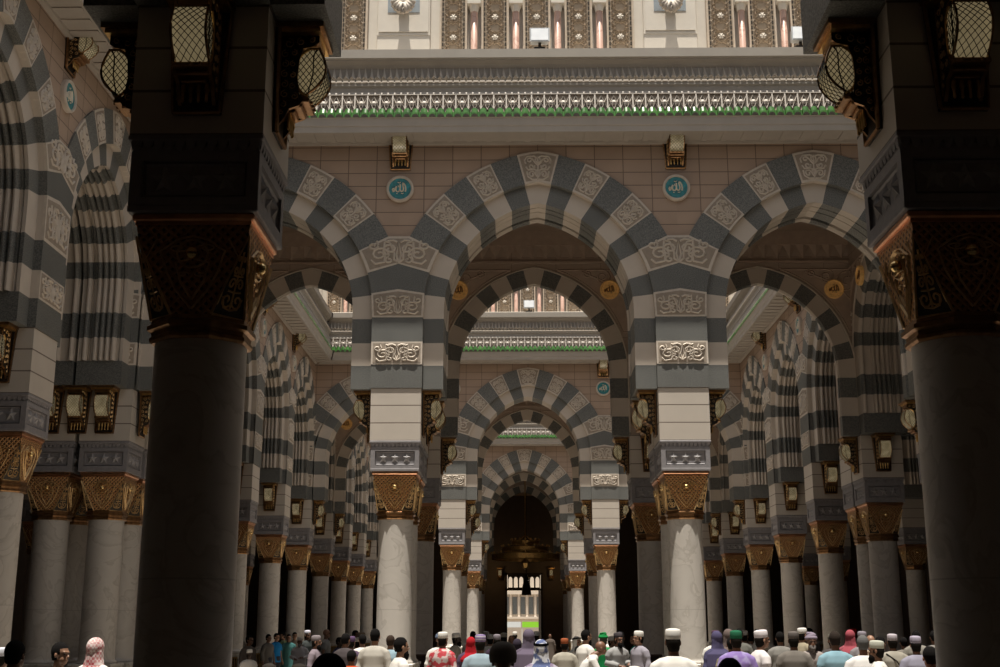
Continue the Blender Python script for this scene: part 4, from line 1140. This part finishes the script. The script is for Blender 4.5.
    _b.ops.delete(bm, geom=[f for f in bm.faces if (f.calc_center_median().y < hy-.035 and f.calc_center_median().z < hz+.075) or f.calc_center_median().z < hz-.062 or (f.calc_center_median().y < hy+.005 and f.calc_center_median().z < hz+.005)], context='FACES'); bm.to_mesh(hm); bm.free()
    out['hair'] = hm
    m = MB(); m.ball(h+Vector((0,-.050,-.085)), .066, 0, 14, (.90,.78,1.0)); m.tube([h+Vector((0,-.07,-.10)), h+Vector((0,-.08,-.17))], [.045,.02], 10); out['beard'] = remeshed(m, 'beard', .009, 2)
    # open-faced scarf falling over neck and shoulders (keffiyeh / veil)
    def scarf(dn, wd, nm_, face=True):
        m = MB(); m.ball(h+Vector((0,.018,.04)), .116, 0, 18, (.86,1.02,1.02))
        prof = [(.100,.02,0.0),(.105,.02,-.09),(.13,.03,-.17),(wd,.045,-.25),(wd+.02,.06,-.25-dn*.5),(wd,.07,-.25-dn)]
        rs = []
        for rx, oy, oz in prof:
            c = h+Vector((0,oy,oz)); k_ = .95 if oz > -.1 else .72
            rs.append([m.P(c+Vector((rx*math.cos(2*PI*k/24)*(1+.05*math.sin(k*1.9)), rx*k_*math.sin(2*PI*k/24)*(1+.05*math.cos(k*2.3)), 0))) for k in range(24)])
        for a_, c_ in zip(rs, rs[1:]):
            for k in range(24): m.fi((a_[k], c_[k], c_[(k+1)%24], a_[(k+1)%24]))
        m.fi(rs[0]); m.fi(rs[-1][::-1])
        me = remeshed(m, nm_, .011, 3)
        if face:
            bm = _b.new(); bm.from_mesh(me)
            _b.ops.delete(bm, geom=[f for f in bm.faces if f.calc_center_median().y < hy-.045 and abs(f.calc_center_median().x) < .062 and hz-.105 < f.calc_center_median().z < hz+.075], context='FACES'); bm.to_mesh(me); bm.free()
        return me
    out['headscarf'] = scarf(.10, .20, 'headscarf'); out['veil'] = scarf(.42, .245, 'veil')
    m = MB(); m.X = Matrix.Translation(h+Vector((0,.018,.085))) @ Matrix.Rotation(-.12, 4, 'X') @ Matrix.Diagonal((.88,1.02,1,1))
    for z in (0,.018): m.tube([(.109*math.cos(a_), .109*math.sin(a_), z) for a_ in [2*PI*i/20 for i in range(21)]], .009, 6, 0, False)
    o = m.build('head_cord', [], smooth=True); out['cord'] = o.data; bpy.data.objects.remove(o)
    m = MB(); m.tube([up(1.42)+Vector((.14,.06,0)), up(1.30)+Vector((0,.165,0)), up(1.05)+Vector((-.16,.13,0)), up(.92)+Vector((-.23,.05,0))], .012, 6); o = m.build('bag_strap', [], smooth=True); out['strap'] = o.data; bpy.data.objects.remove(o)
    return out
FIG = {k: figure(k) for k in POSES}
_cm = {}
def cloth(c, pat=None):
    dim = lambda q: tuple(v*(.80 if min(q) > .6 else .62 if max(q) > .03 else .35) for v in q)
    c = dim(c)
    if pat: pat = (pat[0], dim(pat[1]), pat[2]) if pat[0] != 'blotch' or min(pat[1]) < .6 else pat
    k = (c, pat)
    if k in _cm: return _cm[k]
    nm_ = 'cloth_' + str(len(_cm))
    if pat is None: m = solid(nm_, c, 1.0, var=.08, scale=3); m.node_tree.nodes['Principled BSDF'].inputs['Specular IOR Level'].default_value = .1
    else:
        m, N, L, b = nm_ and nm(nm_)
        tc = N.new('ShaderNodeTexCoord')
        if pat[0] == 'check':
            t = N.new('ShaderNodeTexChecker'); t.inputs['Scale'].default_value = pat[2]; t.inputs[1].default_value = c+(1,); t.inputs[2].default_value = pat[1]+(1,)
            nn = N.new('ShaderNodeTexNoise'); nn.inputs['Scale'].default_value = 5; mp = N.new('ShaderNodeMix'); mp.data_type = 'RGBA'; mp.inputs[0].default_value = .5
            L.new(tc.outputs['Object'], nn.inputs[0]); L.new(tc.outputs['Object'], t.inputs[0])
            rr = N.new('ShaderNodeValToRGB'); rr.color_ramp.elements[0].color = c+(1,); rr.color_ramp.elements[1].color = pat[1]+(1,); rr.color_ramp.elements[0].position = .45; rr.color_ramp.elements[1].position = .6
            L.new(nn.outputs[0], rr.inputs[0]); L.new(t.outputs[0], mp.inputs[6]); L.new(rr.outputs[0], mp.inputs[7]); L.new(mp.outputs[2], b.inputs['Base Color'])
        elif pat[0] == 'stripe':
            sx = N.new('ShaderNodeSeparateXYZ'); L.new(tc.outputs['Object'], sx.inputs[0]); mo = N.new('ShaderNodeMath'); mo.operation = 'PINGPONG'; mo.inputs[1].default_value = pat[2]
            L.new(sx.outputs[2], mo.inputs[0]); gt = N.new('ShaderNodeMath'); gt.operation = 'GREATER_THAN'; gt.inputs[1].default_value = pat[2]/2; L.new(mo.outputs[0], gt.inputs[0])
            mx = N.new('ShaderNodeMix'); mx.data_type = 'RGBA'; L.new(gt.outputs[0], mx.inputs[0]); mx.inputs[6].default_value = c+(1,); mx.inputs[7].default_value = pat[1]+(1,); L.new(mx.outputs[2], b.inputs['Base Color'])
        elif pat[0] == 'blotch':
            nn = N.new('ShaderNodeTexNoise'); nn.inputs['Scale'].default_value = pat[2]; L.new(tc.outputs['Object'], nn.inputs[0])
            rr = N.new('ShaderNodeValToRGB'); rr.color_ramp.elements[0].color = c+(1,); rr.color_ramp.elements[1].color = pat[1]+(1,); rr.color_ramp.elements[0].position = .48; rr.color_ramp.elements[1].position = .55
            L.new(nn.outputs[0], rr.inputs[0]); L.new(rr.outputs[0], b.inputs['Base Color'])
        b.inputs['Roughness'].default_value = .85
    _cm[k] = m; return m
SKIN = {'b': solid('brown_skin', (.15,.072,.042), .5, var=.06), 'm': solid('tan_skin', (.25,.135,.085), .5, var=.06), 'd': solid('dark_skin', (.04,.023,.016), .5, var=.06), 'l': solid('light_skin', (.50,.31,.22), .5, var=.06)}
EYEM = solid('dark_eye', (.02,.015,.012), .2)
def unproj(px, py, Y):
    th, yw = .236, .013; a = (px-500)/1222; b = (333.5-py)/1222
    fz = math.cos(th)-b*math.sin(th); hh = math.sin(th)+b*math.cos(th)
    wx = a*math.cos(yw)-fz*math.sin(yw); wy = a*math.sin(yw)+fz*math.cos(yw); t = Y/wy
    return -.5+wx*t, EYE+hh*t
def mesh_child(me, name, mat, parent):
    o = bpy.data.objects.new(name, me); C.objects.link(o); o.parent = parent
    if not me.materials: me.materials.append(mat)
    o.material_slots[0].link = 'OBJECT'; o.material_slots[0].material = mat
    return o
TOPZ = {'beanie':.165,'cap':.155,'turban':.17,'hair':.142,'headscarf':.158,'veil':.158,None:.135}
PPL = []
def person(px, py, Y, outfit, oc, head, hc, rot, pose, skin, label, beard=None, extra=(), opat=None, hpat=None):
    F = FIG[pose]; X, z = unproj(px, py, Y)
    top = F['head'].z + TOPZ[head]; sc = z/top
    if sc > 1.1: sc = 1.1
    rz = R(rot); off = Matrix.Rotation(rz, 3, 'Z') @ Vector((F['head'].x, F['head'].y, 0))*sc
    X -= off.x; Yp = Y - off.y
    # keep clear of the columns
    for (cx, cy) in COLS:
        dx_, dy_ = X-cx, Yp-cy
        if abs(dx_) < .85 and abs(dy_) < .8: Yp = cy - .82; X = X
    for (qx, qy) in PPL:
        if math.hypot(X-qx, Yp-qy) < .5: Yp += .5 if Yp >= qy else -.5
    PPL.append((X, Yp))
    o = bpy.data.objects.new('person', F['body']); C.objects.link(o)
    if not F['body'].materials: F['body'].materials.append(SKIN['b'])
    o.material_slots[0].link = 'OBJECT'; o.material_slots[0].material = SKIN[skin]
    o.location = (X, Yp, 0); o.rotation_euler = (0,0,rz); o.scale = (max(sc,.85) if sc > .8 else sc,)*2+(sc,)
    tag(o, label, 'person')
    mesh_child(F['eyes'], 'eyes', EYEM, o)
    m = cloth(oc, opat)
    if outfit == 'robe': mesh_child(F['robe'], 'robe', m, o)
    else: mesh_child(F[outfit], 'shirt', m, o); mesh_child(F['trousers'], 'trousers', cloth((.05,.055,.07)), o)
    if head: mesh_child(F[head], {'beanie':'knitted_hat','cap':'skullcap','turban':'turban','hair':'hair','headscarf':'headscarf','veil':'veil'}[head], cloth(hc, hpat), o)
    if head in ('cap',) : mesh_child(F['hair'], 'hair', cloth((.03,.025,.02)), o).scale = (.96,.96,.98)
    if beard: mesh_child(F['beard'], 'beard', cloth(beard), o)
    if 'strap' in extra: mesh_child(F['strap'], 'bag_strap', cloth((.03,.025,.02)), o)
    if 'cord' in extra: mesh_child(F['cord'], 'head_cord', cloth((.01,.01,.01)), o)
    return o
W = (.74,.72,.68); CR = (.58,.53,.44); LV = (.42,.38,.50); BK = (.02,.018,.018); GY = (.22,.21,.20); DG = (.08,.075,.075); LB = (.36,.52,.62); PU = (.13,.09,.15)
H = BK; BA = 180; FR_ = 0; RI = 90; LE = -90
P_LIST = [
 (3,647,14.5,'robe',W,'cap',(.68,.70,.78),150,'stand','b','person in pale cap and white robe cut by the left edge',None),
 (17,640,10.5,'long_shirt',BK,'hair',H,170,'stand','b','person in black clothes, dark haired, in shade near the left edge',None),
 (62,642,13,'shirt',(.50,.52,.53),'hair',H,70,'stand','m','young person with black hair in light printed shirt, looking right',None),
 (97,637,13.8,'robe',W,'headscarf',(.55,.08,.10),165,'stand','m','person in red and white chequered headscarf and white robe',None),
 (250,635,30,'robe',(.24,.20,.17),'hair',H,60,'stand','b','dim person in brown robe just right of the left foreground column',None),
 (250,649,27,'robe',W,'cap',W,40,'hold','d','short person in white robe and cap below the brown-robed one',None),
 (269,634,37,'long_shirt',(.16,.15,.14),'hair',H,60,'stand','b','person in dark grey shirt left of the blue polo wearer',None),
 (277,633,38,'shirt',(.02,.22,.55),'hair',H,60,'stand','m','person in bright blue polo shirt',None),
 (283,632,40,'robe',(.38,.50,.28),'hair',H,-60,'stand','m','person in pale green robe beside the blue polo wearer',None),
 (289,634,39,'robe',(.07,.20,.20),'hair',H,20,'stand','b','person in dark teal robe right of the pale green robe',None),
 (295,632,41,'long_shirt',(.32,.27,.22),'hair',H,30,'stand','m','person in tan shirt behind the white-robed bearded person',None),
 (300,637,34,'robe',(.78,.76,.80),'cap',W,0,'hold','b','bearded person in bright white robe facing the camera with hands joined',(.4,.4,.4)),
 (308,630,35,'long_shirt',(.07,.08,.08),'cap',(.7,.7,.8),50,'stand','b','person in white cap and charcoal jacket',None),
 (317,635,24.5,'robe',(.30,.25,.29),'cap',(.34,.30,.32),80,'stand','b','person in mauve shirt and grey skullcap facing right',BK),
 (327,629,34,'shirt',(.42,.43,.43),None,None,90,'stand','m','shaven-headed person in grey T-shirt facing right',None),
 (330,652,6.2,'robe',BK,'headscarf',(.006,.005,.008),180,'stand','b','close person in black headscarf seen from behind, left of centre',None),
 (340,637,30,'long_shirt',(.10,.11,.22),'hair',H,70,'stand','d','person in navy top behind the black headscarf',None),
 (346.5,633,23,'long_shirt',(.10,.085,.09),'hair',H,150,'stand','b','broad person in dark grey shirt, above the boy in orange-red',None),
 (353,636,25,'robe',PU,'cap',(.16,.10,.20),160,'stand','b','person in purple cap and dark purple robe',None),
 (357.5,637,28,'robe',W,'cap',W,150,'stand','b','person in small white cap behind the purple robe',None),
 (356,630,33,'long_shirt',(.30,.25,.2),'hair',H,60,'stand','b','dark-haired bearded person above the purple-capped person',BK),
 (362,632,31,'robe',(.10,.35,.40),'cap',(.42,.34,.26),80,'stand','m','person in tan cap and turquoise collar',None),
 (366.5,634,26,'long_shirt',W,'hair',H,200,'stand','m','dark-haired person in white shirt left of the tall cream-robed person',None),
 (352,650,19,'shirt',(.65,.10,.03),'hair',H,170,'stand','b','boy with short black hair in orange-red shirt',None),
 (375.6,628.5,21,'robe',(.62,.59,.53),'hair',H,170,'stand','m','tall dark-haired person in cream robe from behind, before the left facade column',None),
 (391,635,23,'long_shirt',LB,'hair',(.06,.04,.03),160,'stand','m','brown-haired person in sky blue shirt near the left facade column',None),
 (402,637,16.5,'robe',W,'hair',H,115,'stand','m','dark-haired bearded person in crisp white robe turning right',BK),
 (440,632,25,'robe',W,'turban',(.14,.18,.26),180,'stand','b','person in slate blue turban behind the red shawl',None),
 (443.5,631.5,21.5,'robe',(.60,.05,.07),'cap',W,150,'stand','b','person wrapped in a vivid red patterned shawl',None),
 (457,632.5,27,'robe',CR,'cap',W,70,'walk','d','bearded person in cream robe and white cap, right of the red shawl',BK),
 (471,636.5,23.5,'robe',PU,'headscarf',(.50,.02,.03),175,'stand','b','person in bright red headscarf and dark purple robe',None),
 (473,631,32,'robe',W,'hair',H,180,'stand','b','dark-haired person in white behind the red headscarf',None),
 (480.5,634,18.5,'robe',(.38,.50,.58),'cap',(.60,.56,.66),180,'stand','b','person in light blue shirt and purple-striped white cap from behind',None),
 (486,631,33,'robe',GY,'cap',(.55,.55,.5),180,'stand','b','person in pale green-grey cap beyond the light blue shirt',None),
 (490.5,634,29,'robe',W,'cap',W,170,'stand','m','person in white cap and white robe right of the light blue shirt',None),
 (497,634,26,'robe',(.07,.05,.08),'cap',(.30,.27,.31),180,'stand','b','person in grey cap and blackish robe left of the big dark cap',None),
 (504,632.5,30,'robe',(.60,.58,.54),'cap',(.62,.58,.50),175,'stand','b','person in cream cap above the big dark cap',None),
 (503,641,9.3,'long_shirt',(.008,.007,.007),'beanie',(.30,.27,.24),180,'stand','b','close person in charcoal knitted cap and black top near the centre',None),
 (511.5,635,28,'robe',W,None,None,180,'stand','b','person in white, left of the doorway crowd',None),
 (515,631.5,40,'robe',GY,'cap',W,175,'stand','m','small figure in white cap before the far doorway',None),
 (517,638.5,21,'robe',(.20,.16,.19),'hair',(.05,.04,.06),190,'stand','b','person with dark hair in plum grey shirt right of the charcoal cap',None),
 (528.5,628.5,20.5,'robe',(.15,.12,.17),'veil',(.17,.14,.20),185,'stand','b','tall person under a mauve grey veil before the far doorway',None),
 (536.5,631,30,'robe',(.55,.5,.5),'cap',W,150,'stand','m','person in white cap just right of the mauve veil',None),
 (541,639,15.5,'robe',(.45,.42,.52),'headscarf',(.66,.68,.74),180,'stand','b','person in white headscarf with dark cord and lavender robe','',('cord',),('blotch',(.22,.16,.27),7)),
 (550,634,60,'robe',(.17,.14,.12),None,None,180,'stand','b','solitary distant person in brown before the dark doorway wall',None),
 (564.5,638,24,'robe',(.50,.47,.40),'cap',(.42,.12,.05),180,'stand','b','person in orange cap and beige robe from behind',None),
 (577,636,27,'robe',W,'headscarf',W,40,'stand','m','person in white headscarf with dark cord facing right','',('cord',)),
 (580,646,24,'robe',(.66,.65,.64),'hair',H,30,'bow','d','dark-haired person in white bending down by the table',None),
 (586.5,629.5,24,'robe',W,'hair',H,120,'stand','m','black-bearded person in white robe turning right, near the right small column',BK),
 (601,641,21.5,'robe',(.70,.69,.66),None,None,95,'bow','b','balding person in white robe leaning forward over the table',None),
 (603.5,632,25.5,'robe',(.02,.33,.10),'turban',(.02,.30,.08),150,'stand','d','person in green turban and green robe',None),
 (612,636,29,'robe',W,'cap',W,60,'stand','m','person in white cap behind the grey-capped one',None),
 (616.5,632,25,'robe',(.42,.42,.42),'cap',(.09,.08,.09),30,'hold','b','person in dark cap with purple scarf and pale shirt',BK),
 (621,631,31,'robe',(.3,.3,.32),'headscarf',(.34,.34,.36),90,'stand','m','person in grey headscarf right of the dark cap',None),
 (634,633,27,'robe',(.01,.28,.20),'hair',H,-70,'hold','b','person in emerald green robe left of the right facade column',None),
 (638,630.5,24,'robe',(.40,.38,.44),'cap',W,-60,'stand','m','person in white cap and lavender robe beside the emerald robe',None),
 (672.5,628,13.5,'robe',W,'cap',(.72,.70,.66),180,'stand','b','person in tall white cap and white shirt seen from behind, right of centre',None),
 (706.5,630,26,'robe',W,'cap',(.10,.05,.09),170,'stand','d','person in maroon cap and white robe right of the right facade column',None),
 (716,630.5,22,'robe',(.09,.085,.17),'veil',(.10,.09,.18),200,'stand','b','person under a navy veil, right of the right facade column',None),
 (728,628.5,22.5,'robe',(.17,.13,.12),'veil',(.18,.14,.13),190,'stand','b','person under a brown veil next to the navy veil',None),
 (735.5,630,17.5,'robe',(.30,.20,.55),'cap',(.03,.17,.09),180,'stand','b','person in green cap and bright violet shirt from behind',None),
 (731,637,19.8,'robe',(.44,.38,.25),'hair',H,180,'stand','b','person in sand patterned shirt behind the violet shirt',None),
 (738.5,628.5,26,'robe',(.2,.2,.18),'hair',H,180,'stand','b','dark-haired person directly beyond the green cap',None),
 (729,657,8.7,'robe',(.03,.028,.05),'headscarf',(.022,.02,.045),180,'stand','b','close person in dark navy headscarf low in the frame right of centre',None),
 (744,630,28,'robe',W,'cap',W,160,'stand','m','person in white cap between the green cap and the white-robed elder',None),
 (750,633,30,'robe',(.55,.3,.25),'hair',H,180,'stand','m','person in salmon top in the crowd right of the violet shirt',None),
 (758,629,27,'robe',W,'hair',H,100,'stand','b','dark-haired person in white left of the large white robe',None),
 (769,629.5,17.5,'robe',(.70,.66,.66),'cap',(.72,.68,.70),105,'hold','m','heavyset person in pearly white robe and white cap facing right',None),
 (779.5,631.5,24,'robe',(.30,.29,.27),'hair',H,180,'stand','b','person in grey robe behind the pearly white robe',None),
 (793,631,19,'robe',(.22,.20,.18),'cap',(.17,.15,.14),170,'stand','b','person in grey brown robe and dark grey cap',None),
 (802.5,627.5,25,'robe',(.42,.36,.26),'cap',W,120,'stand','m','tall person in white cap and tan shirt behind the grey brown robe',None),
 (809,627.5,31,'robe',(.2,.18,.17),'turban',BK,0,'stand','b','person in black turban in the far row on the right',None),
 (811,631.5,20,'robe',(.42,.37,.35),'turban',(.33,.28,.36),0,'hold','b','full-bearded person in mauve turban facing the camera',(.22,.20,.19)),
 (825,634,25,'robe',(.10,.09,.09),'cap',(.20,.19,.16),180,'stand','b','person in olive grey cap left of the pale blue shirt',None),
 (834,631,18,'robe',(.30,.50,.60),'hair',(.04,.03,.025),180,'stand','b','broad person with thinning hair in pale blue shirt from behind',None),
 (850,629.5,25,'robe',(.42,.12,.15),'headscarf',(.45,.10,.13),150,'stand','b','person in dusty red headscarf and shawl',None),
 (853,628.5,30,'robe',GY,'cap',(.6,.02,.02),150,'stand','m','person in scarlet cap above the dusty red headscarf',None),
 (861.5,631,24,'robe',(.3,.28,.3),'cap',(.34,.31,.36),180,'stand','b','person in lilac grey cap behind the grey-haired person',None),
 (862,635,17,'shirt',(.72,.71,.70),'hair',(.16,.16,.16),175,'stand','b','grey-haired person in white T-shirt from behind',None),
 (870,635,22,'robe',(.45,.36,.25),None,None,180,'stand','m','bald person in tan between white T-shirt and white cap',None),
 (875,640,16.3,'shirt',(.68,.67,.64),'cap',(.62,.64,.56),-110,'stand','b','person in green-edged white cap and white top looking left',BK),
 (880.5,636,21,'shirt',(.02,.10,.38),'hair',H,120,'stand','b','person in royal blue T-shirt with black hair',None),
 (891.5,633.5,20.5,'robe',(.44,.41,.35),'cap',(.60,.55,.60),180,'stand','b','person in beige robe with dark diagonal bag strap',None,('strap',)),
 (903,637,26,'robe',(.25,.23,.2),'hair',H,180,'stand','b','person in dull brown between the bag strap and lavender robe',None),
 (915.5,630.5,25,'robe',(.34,.32,.28),'hair',H,170,'stand','d','person with bushy black hair beyond the lavender robe',None),
 (914.7,635.5,18.5,'robe',(.36,.35,.44),'cap',(.48,.44,.55),180,'stand','b','person in lavender robe and lilac cap from behind',None),
 (925,630.5,25,'robe',(.3,.28,.26),'hair',H,180,'stand','b','person in brown beside the right foreground column',None),
 (929,646,13.2,'shirt',(.55,.03,.05),'hair',H,180,'stand','m','person in red T-shirt mostly hidden by the right foreground column',None),
]
for q in P_LIST:
    ex = q[12] if len(q) > 12 else (); op = q[13] if len(q) > 13 else None; hp = None
    if 'chequered' in q[10]: hp = ('check', (.75,.68,.66), 34)
    if 'red patterned' in q[10]: op = ('blotch', (.72,.60,.58), 9)
    if 'purple-striped' in q[10]: hp = ('stripe', (.22,.14,.34), .022)
    if 'sand patterned' in q[10]: op = ('blotch', (.25,.22,.12), 16)
    if 'violet' in q[10] and 'bright' in q[10]: op = ('blotch', (.42,.36,.66), 5)
    if 'white headscarf with dark cord and' in q[10]: hp = ('blotch', (.10,.14,.32), 8)
    person(*q[:11], beard=q[11] or None, extra=ex, opat=op, hpat=hp)
# low things between the people
def trestle(x, y, L_, label, dz=-.4):
    root = empty('folding_table', (x,y,dz)); m = MB(); m.bev(-L_/2,L_/2,-.35,.35,.82,.86,.01); m.build('tabletop', [WHITEP], root)
    for sx in (-1,1):
        for sy in (-1,1):
            g = MB(); g.tube([(sx*(L_/2-.1),sy*.3,-dz),(sx*(L_/2-.1),sy*.28,.82)], .018, 6); g.build('leg', [DARK], root)
    tag(root, label, 'table'); return root
def cooler(x, y, label, c, z=.46):
    root = empty('water_cooler', (x,y,z)); m = MB(); m.lathe([(.13,0),(.15,.02),(.16,.34),(.15,.38)], 18); m.build('body', [c], root)
    m = MB(); m.lathe([(.165,.38),(.165,.42),(.08,.46),(.03,.47)], 18); m.build('lid', [WHITEP], root)
    m = MB(); m.tube([(0,-.14,.07),(0,-.20,.07),(0,-.205,.04)], .014, 6); m.build('tap', [DARK], root)
    tag(root, label, 'water cooler')
trestle(-5.9, 29.6, 1.9, 'white folding table by the left arcade')
trestle(2.1, 22.6, 2.2, 'white folding table where people bend, right of centre', -.25)
cooler(-6.3, 29.6, 'white drum cooler, left one on the table by the left arcade', WHITEP)
cooler(-5.6, 29.6, 'white drum cooler, right one on the table by the left arcade', WHITEP)
cooler(1.6, 22.6, 'pale drum cooler, left one on the table right of centre', PALE, .61)
cooler(2.5, 22.6, 'pale drum cooler, right one on the table right of centre', PALE, .61)
def bookshelf(x, y, label):
    root = empty('bookshelf', (x,y,0)); m = MB()
    for sx in (-1,1): m.box(sx*.42-.02,sx*.42+.02,-.16,.16,0,1.05)
    m.box(-.42,.42,.12,.16,0,1.05); m.bev(-.46,.46,-.18,.18,1.05,1.10,.01); m.build('case', [WOOD], root)
    for z in (.1,.42,.74): g = MB(); g.box(-.40,.40,-.15,.12,z,z+.025); g.build('shelf', [WOOD], root)
    tag(root, label, 'bookshelf')
bookshelf(2.65, YB-.72, 'dark wooden bookshelf against the shaded column behind the right facade column')
bookshelf(-2.75, YB-.72, 'dark wooden bookshelf against the shaded column behind the left facade column')
